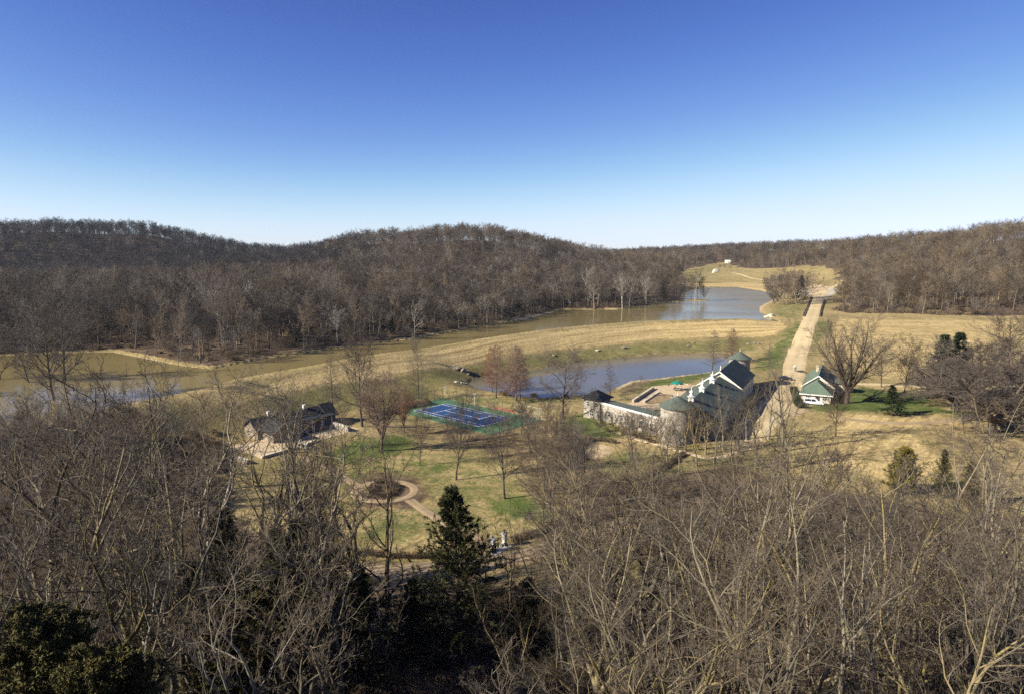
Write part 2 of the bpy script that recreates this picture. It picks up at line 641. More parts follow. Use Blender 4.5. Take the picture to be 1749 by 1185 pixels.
M['stone'] = stone_material('white_rubble_stone', (.20, .178, .14), (.31, .28, .23), (.44, .40, .34), (.25, .22, .175))
M['stone_tan'] = stone_material('tan_wall_stone', (.34, .27, .18), (.48, .39, .27), (.60, .5, .36), (.36, .29, .2))

M['stone_dark'] = stone_material('weathered_wall_stone', (.13, .105, .075), (.22, .18, .13), (.33, .27, .2), (.16, .13, .1))


def shingle(name, c1, c2, rows=.28):
    m, nt, bs = NT(name)
    tc = nt.nodes.new('ShaderNodeTexCoord')
    sep = nt.nodes.new('ShaderNodeSeparateXYZ')
    nt.links.new(tc.outputs['Object'], sep.inputs[0])
    n = noise(nt, 3.5, 4, .7, mapscale=(1, 1, 3))
    n2 = noise(nt, .35, 4, .6)
    col = ramp(nt, n, [(.3, c1), (.7, c2)])
    col = mix(nt, .6, col, mix(nt, 1.0, col, ramp(nt, n2, [(.3, (.65, .68, .65)), (.7, (1.2, 1.2, 1.15))]), 'MULTIPLY'))
    fr = math_(nt, 'FRACT', math_(nt, 'DIVIDE', sep.outputs[2], rows))
    col = mix(nt, ramp(nt, fr, [(.0, (.45, .45, .45)), (.16, (0, 0, 0))]), col, tuple(c * .45 for c in c1))
    nt.links.new(col, bs.inputs['Base Color'])
    bs.inputs['Roughness'].default_value = .8
    bs.inputs['Specular IOR Level'].default_value = .25
    bump(nt, bs, fr, .3, .03)
    return m


M['roof_green'] = shingle('green_shingles', (.06, .076, .062), (.105, .126, .102))
M['roof_house'] = shingle('house_shingles', (.08, .115, .082), (.135, .175, .13))
M['roof_dark'] = shingle('dark_shingles', (.018, .02, .024), (.04, .042, .048))
M['white'] = simple('white_paint', (.58, .56, .50), (.70, .68, .62), 1.5, .6, .05, .01)
M['gate_white'] = simple('weathered_white_stone', (.36, .345, .31), (.50, .48, .43), 2.5, .75, .15, .01)
M['cream'] = simple('cream_siding', (.52, .47, .36), (.62, .57, .45), 1.2, .7, .1, .01, mapscale=(1, 1, 6))
M['wood_dark'] = simple('dark_wood', (.03, .022, .016), (.07, .05, .035), 3, .8)
M['metal_dark'] = simple('dark_metal', (.03, .03, .03), (.05, .05, .05), 3, .45, 0)
M['metal'] = simple('galvanised_metal', (.38, .4, .38), (.55, .57, .54), 4, .45, 0, spec=.5)
M['fence_green'] = simple('dark_fence_wire', (.05, .065, .05), (.08, .095, .075), 3, .6, 0)
M['copper'] = simple('finial', (.5, .48, .44), (.65, .62, .56), 2, .5, 0)


def glass_mat():
    m, nt, bs = NT('window_glass')
    n = noise(nt, .8, 2)
    nt.links.new(ramp(nt, n, [(.3, (.015, .018, .022)), (.7, (.04, .045, .05))]), bs.inputs['Base Color'])
    bs.inputs['Roughness'].default_value = .08
    return m


M['glass'] = glass_mat()
M['car_white'] = simple('white_car_paint', (.74, .74, .74), (.8, .8, .8), .8, .3, 0, spec=.5)
M['car_dark'] = simple('dark_car_paint', (.012, .014, .02), (.02, .022, .03), .8, .3, 0, spec=.5)
M['rubber'] = simple('tyre_rubber', (.012, .012, .012), (.025, .025, .025), 5, .85, 0)
M['lamp'] = simple('lamp_lens', (.55, .5, .45), (.7, .68, .62), 6, .2, 0, spec=.6)
M['redlamp'] = simple('tail_lamp_lens', (.3, .015, .01), (.4, .03, .02), 6, .25, 0, spec=.6)
M['court_blue'] = simple('court_blue_acrylic', (.009, .036, .11), (.020, .066, .175), .35, .75, .1, .01, detail=6)
M['court_green'] = simple('court_green_acrylic', (.04, .10, .05), (.08, .15, .075), .3, .8, .1, .01, detail=6)
M['line'] = simple('court_line_paint', (.62, .64, .66), (.78, .79, .8), 2, .7, 0)
M['umbrella'] = simple('green_canvas', (.005, .13, .095), (.01, .19, .13), 1.5, .8, .1, .01)
M['rock'] = simple('boulder_stone', (.10, .085, .065), (.26, .22, .17), 1.4, .95, .8, .12)
M['rock_pale'] = simple('pale_limestone', (.42, .37, .27), (.62, .56, .43), 1.2, .95, .8, .12)
M['pool'] = simple('pool_cover', (.018, .02, .026), (.035, .038, .045), .6, .7, .1, .02)
M['red_clay'] = simple('red_clay_surface', (.28, .1, .05), (.38, .17, .09), .9, .95, .2, .02)


def water(name, deep, rough, wave, wscale, open_x=None):
    m, nt, bs = NT(name)
    n0 = noise(nt, .012, 3, .6)
    nt.links.new(ramp(nt, n0, [(.35, tuple(c * .82 for c in deep)), (.65, tuple(c * 1.12 for c in deep))]), bs.inputs['Base Color'])
    bs.inputs['IOR'].default_value = 1.21
    n1 = noise(nt, wscale, 3, .55, mapscale=(1, .45, 1))
    n2 = noise(nt, wscale * .12, 3, .5)
    # wind ruffled patches are rougher than the sheltered ones
    ro_ = ramp(nt, noise(nt, .018, 3, .55, mapscale=(.6, 1.6, 1)), [(.42, (rough * .5,) * 3), (.6, (rough * 2.2,) * 3)])
    nt.links.new(ro_, bs.inputs['Roughness'])
    h_ = math_(nt, 'ADD', n1, math_(nt, 'MULTIPLY', n2, 2.0))
    b = N(nt, 'ShaderNodeBump', Strength=wave, Distance=.05)
    nt.links.new(h_, b.inputs['Height'])
    if open_x is not None:      # the open reach catches the wind, the sheltered arm does not
        tc = nt.nodes.new('ShaderNodeTexCoord')
        sp_ = nt.nodes.new('ShaderNodeSeparateXYZ')
        nt.links.new(tc.outputs['Object'], sp_.inputs[0])
        mr = nt.nodes.new('ShaderNodeMapRange')
        mr.inputs[1].default_value, mr.inputs[2].default_value = open_x
        mr.inputs[3].default_value, mr.inputs[4].default_value = wave, wave * 13
        nt.links.new(sp_.outputs[0], mr.inputs[0])
        nt.links.new(mr.outputs[0], b.inputs['Strength'])
        mq = nt.nodes.new('ShaderNodeMapRange')
        mq.inputs[1].default_value, mq.inputs[2].default_value = open_x
        mq.inputs[3].default_value, mq.inputs[4].default_value = 0.0, .24
        nt.links.new(sp_.outputs[0], mq.inputs[0])
        nt.links.new(math_(nt, 'ADD', ro_, mq.outputs[0]), bs.inputs['Roughness'])
    nt.links.new(b.outputs[0], bs.inputs['Normal'])
    return m


M['lake'] = water('muddy_lake_water', (.19, .148, .062), .06, .05, 1.3, (60, 190))
M['pond'] = water('pond_water', (.115, .103, .078), .06, .05, 1.6)
# ------------------------------------------------------------------ tree growth (all levels vectorised)
def unit(v):
    return v / (np.linalg.norm(v, axis=-1, keepdims=True) + 1e-9)


def grow(rg, start, dirs, length, r0, r1, k, wig, trop, curve=None):
    n = len(start)
    P = np.zeros((n, k + 1, 3))
    P[:, 0] = start
    d = unit(dirs)
    for i in range(1, k + 1):
        d = unit(d + wig * rg.normal(size=(n, 3)) + np.array([0, 0, trop]))
        P[:, i] = P[:, i - 1] + d * (length / k)[:, None]
    f = np.linspace(0, 1, k + 1)[None, :] ** .85
    return P, r0[:, None] * (1 - f) + r1[:, None] * f


def spawn(rg, P, Rr, m, t0, t1, ang, asd, lens, lenvar, rrat, rmin, az0=None, zflat=0.0):
    """m children on each parent: returns start, dirs, t, radius"""
    n, k1, _ = P.shape
    k = k1 - 1
    t = t0 + (t1 - t0) * (np.arange(m)[None, :] + rg.random((n, m))) / m
    x = t * k
    i = np.clip(x.astype(int), 0, k - 1)
    f = (x - i)[..., None]
    ar = np.arange(n)[:, None]
    pos = P[ar, i] * (1 - f) + P[ar, i + 1] * f
    tan = unit(P[ar, i + 1] - P[ar, i])
    rad = Rr[ar, i] * (1 - f[..., 0]) + Rr[ar, i + 1] * f[..., 0]
    ref = np.where(np.abs(tan[..., 2:3]) > .92, np.array([1.0, 0, 0]), np.array([0, 0, 1.0]))
    u = unit(np.cross(tan, ref))
    w = np.cross(tan, u)
    az = np.arange(m)[None, :] * 2.39996 + rg.random((n, 1)) * 6.28 + rg.normal(size=(n, m)) * .5
    a = np.radians(ang + asd * rg.normal(size=(n, m)))
    dirs = np.cos(a)[..., None] * tan + np.sin(a)[..., None] * (np.cos(az)[..., None] * u + np.sin(az)[..., None] * w)
    if zflat:
        dirs[..., 2] *= 1 - zflat
    L = lens(t) * rg.uniform(1 - lenvar, 1 + lenvar, size=(n, m))
    r = np.maximum(rad * rrat, rmin)
    return pos.reshape(-1, 3), dirs.reshape(-1, 3), t.ravel(), r.ravel(), L, n, m


def tubes(P, Rr, s):
    n, k1, _ = P.shape
    T = np.empty_like(P)
    T[:, 1:-1] = P[:, 2:] - P[:, :-2]
    T[:, 0] = P[:, 1] - P[:, 0]
    T[:, -1] = P[:, -1] - P[:, -2]
    T = unit(T)
    main = unit(P[:, -1] - P[:, 0])
    ref = np.where(np.abs(main[:, 2:3]) > .8, np.array([1.0, 0, 0]), np.array([0, 0, 1.0]))[:, None, :]
    u = unit(np.cross(T, ref))
    w = np.cross(T, u)
    a = np.arange(s) * 2 * np.pi / s
    V = P[:, :, None, :] + Rr[:, :, None, None] * (np.cos(a)[None, None, :, None] * u[:, :, None, :] + np.sin(a)[None, None, :, None] * w[:, :, None, :])
    ids = np.arange(n * k1 * s).reshape(n, k1, s)
    q = np.stack([ids[:, :-1, :], np.roll(ids, -1, 2)[:, :-1, :], np.roll(ids, -1, 2)[:, 1:, :], ids[:, 1:, :]], -1).reshape(-1, 4)
    return V.reshape(-1, 3), q


class Tree:
    def __init__(s):
        s.parts = {}

    def put(s, part, P, Rr, sides, lv):
        V, q = tubes(P, Rr, sides)
        s.parts.setdefault(part, []).append((V, q, np.full(len(V), lv)))

    def mesh(s, part, name, mat):
        Vs, Qs, Ls, o = [], [], [], 0
        for p in (part if isinstance(part, tuple) else (part,)):
            for V, q, l in s.parts.get(p, []):
                Vs.append(V)
                Qs.append(q + o)
                Ls.append(l)
                o += len(V)
        me = mesh_np(name, np.concatenate(Vs), np.concatenate(Qs), smooth=True)
        fattr(me, 'lv', np.concatenate(Ls))
        me.materials.append(mat)
        return me


def bare_tree(seed, h, stems=1, trunk_r=.2, fork=.3, limbs=9, limb_ang=48, limb_len=.5, shape='round', b2=8, b3=7, b4=0, wig=.06, up=.05, twig_r=.012,
              twig_len=.09, sides=(7, 5, 3, 3), segs=(8, 6, 4, 2), spread=28, first=.3, lenvar=.25, ang2=42, ang3=40):
    rg = np.random.default_rng(seed)
    t = Tree()
    if stems == 1:
        d0 = np.array([[rg.normal() * .03, rg.normal() * .03, 1.0]])
        P0, R0 = grow(rg, np.zeros((1, 3)) + [0, 0, -.4], d0, np.array([h * .97 + .4]), np.array([trunk_r]), np.array([trunk_r * .1]), segs[0], wig * .45, .04)
        R0[:, 0] *= 1.35
    else:
        az = np.arange(stems) * 2 * np.pi / stems + rg.random(stems)
        sp = np.radians(spread) * rg.uniform(.35, 1.1, stems)
        d0 = np.stack([np.sin(sp) * np.cos(az), np.sin(sp) * np.sin(az), np.cos(sp)], 1)
        Pt, Rt = grow(rg, np.array([[0, 0, -.4]]), np.array([[.02, .02, 1.0]]), np.array([h * fork + .4]), np.array([trunk_r]), np.array([trunk_r * .75]), 4, .03, 0)
        Rt[:, 0] *= 1.35
        t.put('trunk', Pt, Rt, sides[0], 0.0)
        st = np.repeat(Pt[:, -1], stems, 0) - np.array([0, 0, .1])
        P0, R0 = grow(rg, st, d0, (h * (1 - fork)) * rg.uniform(.78, 1.08, stems), np.full(stems, trunk_r * .62), np.full(stems, trunk_r * .07), segs[0], wig, up * .8)
    t.put('trunk', P0, R0, sides[0], 0.0)
    hl = h * limb_len

    def lens(tt):
        x = (tt - first) / (1 - first)
        if shape == 'conic':
            return hl * (1.02 - .92 * x)
        if shape == 'round':
            return hl * np.sqrt(np.clip(1 - (x * 1.15 - .32) ** 2, .05, 1))
        if shape == 'vase':
            return hl * (.65 + .35 * x) * (1.0 - .55 * np.clip(x - .6, 0, 1) / .4)
        return hl * (1 - .6 * x)
    s1 = spawn(rg, P0, R0, limbs, first if stems == 1 else .12, .97, limb_ang, 9, lens, lenvar, .62, twig_r * 2)
    L1 = s1[4].ravel()
    P1, R1 = grow(rg, s1[0], s1[1], L1, s1[3], np.maximum(s1[3] * .12, twig_r), segs[1], wig, up)
    t.put('trunk' if limbs < 20 else 'crown', P1, R1, sides[1], .25)
    s2 = spawn(rg, P1, R1, b2, .18, 1.0, ang2, 11, lambda tt: (1 - .55 * tt), .3, .6, twig_r)
    L2 = (np.repeat(L1, b2) * .5) * s2[4].ravel()
    P2, R2 = grow(rg, s2[0], s2[1], L2, s2[3], np.full(len(L2), twig_r * .8), segs[2], wig * 1.2, up * 1.1)
    t.put('crown', P2, R2, sides[2], .65)
    if b3:
        s3 = spawn(rg, P2, R2, b3, .15, 1.0, ang3, 12, lambda tt: (1 - .5 * tt), .35, .6, twig_r * .8)
        L3 = np.maximum((np.repeat(L2, b3) * .5) * s3[4].ravel(), twig_len * 2)
        P3, R3 = grow(rg, s3[0], s3[1], L3, np.minimum(s3[3], twig_r * 1.6), np.full(len(L3), twig_r * .55), segs[3], wig * 1.5, up)
        t.put('crown', P3, R3, 3, 1.0)
        if b4:
            s4 = spawn(rg, P3, R3, b4, .2, 1.0, 40, 12, lambda tt: (1 - .4 * tt), .35, .8, twig_r * .6)
            L4 = np.maximum((np.repeat(L3, b4) * .5) * s4[4].ravel(), twig_len)
            P4, R4 = grow(rg, s4[0], s4[1], L4, np.full(len(L4), twig_r * .75), np.full(len(L4), twig_r * .45), 1, wig, up)
            t.put('crown', P4, R4, 3, 1.0)
    return t


def cypress(seed, h, width, n=70, b2=9, b3=5, twig_r=.02, trunk_r=.22, first=.16):
    rg = np.random.default_rng(seed)
    t = Tree()
    P0, R0 = grow(rg, np.array([[0, 0, -.4]]), np.array([[0, 0, 1.0]]), np.array([h + .4]), np.array([trunk_r]), np.array([.02]), 9, .012, .03)
    R0[:, 0] *= 1.6
    t.put('trunk', P0, R0, 7, 0.0)
    s1 = spawn(rg, P0, R0, n, first, .985, 72, 7, lambda x: width * (.12 + 1.0 * (1 - x) ** .8), .25, .35, twig_r)
    L1 = s1[4].ravel()
    P1, R1 = grow(rg, s1[0], s1[1], L1, np.minimum(s1[3], .07), np.full(len(L1), twig_r * .7), 4, .06, .03)
    t.put('crown', P1, R1, 4, .35)
    s2 = spawn(rg, P1, R1, b2, .2, 1.0, 48, 10, lambda x: 1 - .6 * x, .3, .6, twig_r * .7)
    L2 = np.repeat(L1, b2) * .42 * s2[4].ravel()
    P2, R2 = grow(rg, s2[0], s2[1], L2, s2[3], np.full(len(L2), twig_r * .6), 2, .09, .02)
    t.put('crown', P2, R2, 3, .9)
    s3 = spawn(rg, P2, R2, b3, .2, 1.0, 45, 10, lambda x: 1 - .5 * x, .3, .8, twig_r * .6)
    L3 = np.repeat(L2, b3) * .5 * s3[4].ravel()
    P3, R3 = grow(rg, s3[0], s3[1], L3, np.full(len(L3), twig_r * .7), np.full(len(L3), twig_r * .5), 1, .1, .02)
    t.put('crown', P3, R3, 3, 1.0)
    return t


def blades(rg, pos, axis, ln, wd):
    """leaf-sized pointed blades: two triangles each, at pos, along axis"""
    n = len(pos)
    ax = unit(axis)
    sd_ = unit(np.cross(ax, rg.normal(size=(n, 3))))
    a = pos - sd_ * wd[:, None]
    b = pos + sd_ * wd[:, None]
    c = pos + ax * ln[:, None]
    up = np.cross(ax, sd_)
    e = pos + ax * (ln * .45)[:, None] + up * (wd * .9)[:, None]
    V = np.stack([a, b, c, e], 1).reshape(-1, 3)
    i = np.arange(n)[:, None] * 4
    T = np.concatenate([i + [0, 1, 3], i + [1, 2, 3], i + [2, 0, 3]], 0)
    return V, T


def conifer(seed, h, width, n_br=110, per=26, blade=(.34, .06), droop=-.02, ragged=.3, first=.06, power=.75, spray=.5, rise=75, flat=.75):
    """evergreen: trunk and boughs (tubes) + foliage blades round every bough"""
    rg = np.random.default_rng(seed)
    t = Tree()
    P0, R0 = grow(rg, np.array([[0, 0, -.4]]), np.array([[0, 0, 1.0]]), np.array([h * .97 + .4]), np.array([h * .016 + .05]), np.array([.02]), 8, .015, .03)
    t.put('trunk', P0, R0, 6, 0.0)
    s1 = spawn(rg, P0, R0, n_br, first, .99, rise, 9, lambda x: width * (.025 + 1.0 * (1 - x) ** power), ragged, .3, .012)
    L1 = s1[4].ravel()
    P1, R1 = grow(rg, s1[0], s1[1], L1, np.minimum(s1[3], .05), np.full(len(L1), .006), 5, .07, droop + .05)
    t.put('trunk', P1, R1, 4, .5)
    s2 = spawn(rg, P1, R1, 7, .12, 1.0, 46, 14, lambda x: 1 - .55 * x, .3, .5, .006)
    L2 = np.maximum(np.repeat(L1, 7) * .34 * s2[4].ravel(), .18)
    P2, R2 = grow(rg, s2[0], s2[1] * np.array([1, 1, flat]), L2, np.full(len(L2), .008), np.full(len(L2), .004), 2, .1, .06)
    n2 = len(P2)
    m = per
    ti = rg.random((n2, m)) ** .8
    x = ti * 2
    i = np.clip(x.astype(int), 0, 1)
    f = (x - i)[..., None]
    ar = np.arange(n2)[:, None]
    pos = P2[ar, i] * (1 - f) + P2[ar, i + 1] * f
    tan = unit(P2[ar, i + 1] - P2[ar, i])
    ax = tan + spray * 1.6 * rg.normal(size=tan.shape) + np.array([0, 0, .18])
    ln = blade[0] * rg.uniform(.55, 1.25, n2 * m)
    wd = blade[1] * rg.uniform(.7, 1.2, n2 * m)
    pos = pos + rg.normal(size=pos.shape) * .05
    V, T = blades(rg, pos.reshape(-1, 3), ax.reshape(-1, 3), ln, wd)
    return t, V, T


def shrub_blades(rg, n, r, hh, blade=(.3, .03), lumps=9):
    """rounded bush of blades gathered round several lumps"""
    cs = np.stack([rg.normal(size=lumps) * r * .45, rg.normal(size=lumps) * r * .45, rg.uniform(.25, .75, lumps) * hh], 1)
    which = rg.integers(0, lumps, n)
    d = unit(rg.normal(size=(n, 3)))
    rad = (r * .5) * rg.random((n, 1)) ** .45
    pos = cs[which] + d * rad * np.array([1, 1, hh / (2 * r) + .35])
    pos[:, 2] = np.abs(pos[:, 2])
    ax = d + np.array([0, 0, .5]) + rg.normal(size=(n, 3)) * .6
    return blades(rg, pos, ax, blade[0] * rg.uniform(.5, 1.3, n), blade[1] * rg.uniform(.7, 1.3, n))


PROTO = {}          # (kind) -> list of (trunk mesh, crown mesh, natural height)


def add_proto(kind, t, h, mat, single=False):
    if single:
        PROTO.setdefault(kind, []).append((None, t.mesh(('trunk', 'crown'), kind, mat), h))
    else:
        PROTO.setdefault(kind, []).append((t.mesh('trunk', kind + '_trunk', mat), t.mesh('crown', kind + '_crown', mat), h))


def add_conifer(kind, tv, h, barkmat, mat):
    t, V, T = tv
    cm = mesh_np(kind + '_crown', V, None, T)
    cm.materials.append(mat)
    PROTO.setdefault(kind, []).append((t.mesh('trunk', kind + '_trunk', barkmat), cm, h))


_used = {}
_first = {}


def plant(name, kind, x, y, h, label, group=None, cat='tree', variant=None, rz=None, sxy=1.0, z=None):
    """one tree: an Empty at its foot with trunk and crown (a single mesh where it is too small to show them)"""
    i = _used.get(kind, 0)
    _used[kind] = i + 1
    v = i % len(PROTO[kind]) if variant is None else variant % len(PROTO[kind])
    tm, cm, nat = PROTO[kind][v]
    if z is None:
        z = H(x, y)
    s = h / nat
    rz = random.uniform(0, 6.28) if rz is None else rz
    if tm is None:
        o = bpy.data.objects.new(name, cm)
        COL.objects.link(o)
    else:
        o = bpy.data.objects.new(name, None)
        o.empty_display_size = .3
        COL.objects.link(o)
        for nm, me in (('trunk', tm), ('crown', cm)):
            c = bpy.data.objects.new(nm, me)
            COL.objects.link(c)
            c.parent = o
    o.location = (x, y, z)
    o.rotation_euler = (random.gauss(0, .02), random.gauss(0, .02), rz)
    o.scale = (s * sxy, s * sxy, s)
    return tag(o, label, cat, group)


def plant_px(name, kind, bx, by, ty, label, **kw):
    p = g(bx, by)
    h = max(1.0, topz(bx, ty, p[1]) - p[2])
    return plant(name, kind, p[0], p[1], h, label, **kw)


def scatter(name, pts, rots, scales, protos, kind, label, cat):
    """stuff: one object that instances the given meshes on points"""
    coll = bpy.data.collections.new(name + '_kinds')
    for i, me in enumerate(protos):
        coll.objects.link(bpy.data.objects.new('%s_kind_%02d' % (name, i), me))
    me = bpy.data.meshes.new(name)
    n = len(pts)
    me.vertices.add(n)
    me.vertices.foreach_set('co', np.asarray(pts, np.float32).ravel())
    a = me.attributes.new('rot', 'FLOAT_VECTOR', 'POINT')
    a.data.foreach_set('vector', np.asarray(rots, np.float32).ravel())
    a = me.attributes.new('scl', 'FLOAT_VECTOR', 'POINT')
    a.data.foreach_set('vector', np.asarray(scales, np.float32).ravel())
    a = me.attributes.new('pick', 'INT', 'POINT')
    a.data.foreach_set('value', kind.astype(np.int32))
    o = link(name, me)
    ng = bpy.data.node_groups.new(name, 'GeometryNodeTree')
    ng.interface.new_socket('Geometry', in_out='INPUT', socket_type='NodeSocketGeometry')
    ng.interface.new_socket('Geometry', in_out='OUTPUT', socket_type='NodeSocketGeometry')
    gi, go = ng.nodes.new('NodeGroupInput'), ng.nodes.new('NodeGroupOutput')
    ci = ng.nodes.new('GeometryNodeCollectionInfo')
    ci.inputs['Collection'].default_value = coll
    ci.inputs['Separate Children'].default_value = True
    ci.inputs['Reset Children'].default_value = True
    ip = ng.nodes.new('GeometryNodeInstanceOnPoints')
    ip.inputs['Pick Instance'].default_value = True

    def na(nm, ty):
        q = ng.nodes.new('GeometryNodeInputNamedAttribute')
        q.data_type = ty
        q.inputs[0].default_value = nm
        return [s for s in q.outputs if s.enabled and s.name == 'Attribute'][0]
    ng.links.new(gi.outputs[0], ip.inputs['Points'])
    ng.links.new(ci.outputs[0], ip.inputs['Instance'])
    ng.links.new(na('pick', 'INT'), ip.inputs['Instance Index'])
    ng.links.new(na('rot', 'FLOAT_VECTOR'), ip.inputs['Rotation'])
    ng.links.new(na('scl', 'FLOAT_VECTOR'), ip.inputs['Scale'])
    ng.links.new(ip.outputs[0], go.inputs[0])
    md = o.modifiers.new('instances', 'NODES')
    md.node_group = ng
    return tag(o, label, cat, None, 'stuff')
# ------------------------------------------------------------------ land cover and the ground sheet
valley_poly = np.array(list(crest[1:]) + [(330, 372), (330, 230), (200, 112), (110, 99), (-60, 99), (-110, 105), (-150, 118)])
meadow_poly = gp((1172, 487), (1168, 470), (1182, 459), (1236, 448), (1266, 459), (1300, 460), (1365, 456), (1421, 460), (1424, 478), (1434, 490), (1436, 497), (1416, 508), (1412, 516), (1422, 541),
                 (1330, 543), (1297, 533), (1297, 524), (1322, 511), (1322, 504), (1300, 497), (1260, 490), (1204, 490))[:, :2]


def wooded(P):
    P = np.asarray(P, float)
    w = ~(sdist(P, lake_poly) < 3.0)
    w &= ~(inside(P, valley_poly))
    d, side, _ = seg_dist(P, crest, False)
    w &= ~((d < 14) & (P[:, 0] < 300))
    w &= ~(sdist(P, meadow_poly) < 6.0 + 7.0 * np.sin(P[:, 1] * .09 + P[:, 0] * .05) * np.sin(P[:, 1] * .031 - P[:, 0] * .07))
    w &= (P[:, 1] > 100) | (np.abs(P[:, 0]) > 150)
    return w


covers = [
    ('hay', 1, ((1332, 547), (1200, 550), (1100, 553), (1020, 560), (946, 567), (843, 582), (740, 597), (665, 609), (600, 620), (549, 632), (500, 643), (440, 662), (400, 690), (470, 672), (560, 655),
                (640, 648), (690, 640), (740, 628), (843, 611), (946, 597), (1100, 581), (1200, 575), (1320, 572), (1345, 560))),
    ('hay', .6, ((1424, 545), (1700, 546), (1749, 547), (1749, 575), (1620, 600), (1580, 645), (1500, 648), (1440, 620), (1408, 600))),
    ('hay', .55, ((1470, 660), (1749, 650), (1749, 690), (1640, 690), (1560, 675))),
    ('hay', .7, ((1440, 705), (1540, 712), (1640, 690), (1749, 690), (1749, 720), (1560, 735), (1430, 735))),
    ('hay', .5, ((700, 770), (830, 790), (960, 790), (980, 840), (840, 905), (640, 905), (620, 940), (780, 945), (900, 900), (960, 850))),
    ('hay', .6, ((1230, 730), (1300, 740), (1440, 715), (1560, 740), (1640, 800), (1560, 840), (1440, 800), (1300, 800))),
    ('olive', 1, ((560, 660), (640, 650), (740, 632), (843, 615), (946, 601), (1100, 585), (1290, 578), (1290, 598), (1220, 600), (1100, 604), (905, 628), (800, 642), (700, 690), (560, 712), (420, 690), (470, 676))),
    ('hay', .42, ((1170, 480), (1240, 452), (1420, 461), (1424, 478), (1330, 484))),
    ('olive', .55, ((1170, 487), (1168, 470), (1182, 459), (1240, 450), (1270, 460), (1365, 457), (1420, 461), (1424, 478), (1400, 484), (1330, 476), (1260, 484), (1200, 486))),
    ('hay', .75, ((1204, 490), (1170, 484), (1260, 482), (1330, 485), (1345, 500), (1322, 512), (1322, 503), (1300, 496), (1260, 490))),
    ('green', .72, ((1358, 549), (1376, 549), (1362, 580), (1345, 612), (1335, 628), (1296, 636), (1285, 622), (1320, 590))),
    ('green', .62, ((1396, 549), (1420, 549), (1404, 582), (1380, 620), (1376, 610), (1386, 580))),
    ('green', .5, ((1305, 535), (1330, 520), (1370, 515), (1378, 530), (1365, 545), (1330, 543))),
    ('green', 1, ((550, 778), (600, 752), (640, 745), (700, 742), (720, 762), (690, 775), (640, 783), (600, 795))),
    ('green', .75, ((660, 790), (760, 786), (790, 800), (740, 812), (690, 800))),
    ('green', 1.1, ((836, 858), (860, 846), (900, 846), (935, 862), (930, 885), (880, 885), (842, 876))),
    ('green', .7, ((600, 915), (640, 880), (720, 882), (740, 905), (690, 928), (620, 930))),
    ('green', .42, ((540, 790), (640, 752), (800, 770), (930, 790), (950, 900), (840, 915), (620, 930), (590, 860))),
    ('green', .4, ((1000, 800), (1060, 770), (1230, 775), (1300, 745), (1420, 720), (1420, 790), (1250, 830), (1050, 830))),
    ('green', .55, ((730, 820), (830, 815), (850, 838), (780, 850))),
    ('green', 1.1, ((1430, 672), (1470, 660), (1520, 668), (1590, 672), (1580, 690), (1640, 706), (1560, 706), (1500, 702), (1440, 702), (1380, 700), (1395, 690))),
    ('green', .8, ((1600, 702), (1680, 700), (1690, 712), (1620, 714))),
    ('green', 1, ((965, 712), (1000, 706), (1060, 735), (1050, 752), (990, 742), (950, 730))),
    ('green', .9, ((1128, 644), (1215, 634), (1222, 642), (1180, 654), (1120, 660), (1080, 672), (1070, 680), (1060, 676))),
    ('green', .6, ((1010, 790), (1060, 765), (1120, 775), (1100, 805), (1040, 815))),
    ('green', .6, ((770, 672), (700, 668), (640, 690), (720, 684), (900, 690), (980, 690), (950, 678), (860, 680))),
    ('litter', .52, ((905, 715), (960, 722), (985, 760), (985, 860), (930, 880), (890, 840), (860, 790), (790, 760), (700, 745), (650, 740), (680, 722), (830, 735))),
    ('litter', .8, ((620, 700), (700, 680), (740, 690), (700, 705), (640, 715))),
    ('litter', .8, ((590, 830), (640, 805), (720, 815), (740, 850), (700, 870), (620, 868))),
    ('litter', .6, ((1050, 640), (1130, 640), (1100, 668), (1060, 680))),
    ('litter', .7, ((800, 640), (812, 636), (905, 628), (980, 616), (1100, 604.5), (1190, 600), (1190, 603), (1100, 608), (980, 620), (905, 632.5), (810, 645), (788, 655), (800, 665), (780, 660))),
    ('litter', .38, ((1560, 700), (1749, 720), (1749, 850), (1640, 860), (1600, 790))),
    ('litter', .8, ((1000, 800), (1100, 820), (1250, 790), (1350, 820), (1500, 850), (1640, 880), (1749, 880), (1749, 960), (1400, 960), (1100, 900), (960, 900))),
    ('litter', .95, ((-60, 690), (240, 698), (310, 750), (345, 830), (420, 900), (520, 960), (600, 1000), (300, 1010), (-60, 1010))),
    ('dirt', 1, ((1340, 660), (1352, 622), (1374, 622), (1374, 660), (1368, 690), (1380, 700), (1330, 720), (1290, 765), (1250, 780), (1240, 765), (1285, 722))),
    ('dirt', 1, ((1352, 500), (1376, 484), (1400, 486), (1430, 490), (1434, 498), (1412, 508), (1410, 518), (1402, 505), (1386, 507), (1350, 506))),
    ('dirt', .85, ((990, 776), (998, 762), (1020, 758), (1052, 764), (1040, 776), (1018, 785), (1000, 784))),
    ('stone', 1, ((1350, 502), (1378, 491), (1384, 498), (1384, 505), (1362, 507))),
    ('stone', 1, ((1414, 492), (1434, 491), (1434, 498), (1416, 506), (1408, 512))),
    ('dirt', .8, ((1064, 640), (1120, 640), (1180, 636), (1216, 633.5), (1216, 635.5), (1130, 647.5), (1082, 653), (1050, 668))),
    ('dirt', .6, ((134, 601), (189, 599), (240, 608), (309, 622), (360, 628), (446, 612), (446, 617), (360, 635), (309, 629), (240, 615), (189, 604), (134, 606))),
    ('dirt', .7, ((880, 540), (910, 538), (960, 530), (960, 534), (905, 548), (870, 551))),
    ('dirt', .6, ((1290, 532), (1300, 520), (1322, 508), (1328, 512), (1306, 524), (1302, 534), (1312, 541))),
]


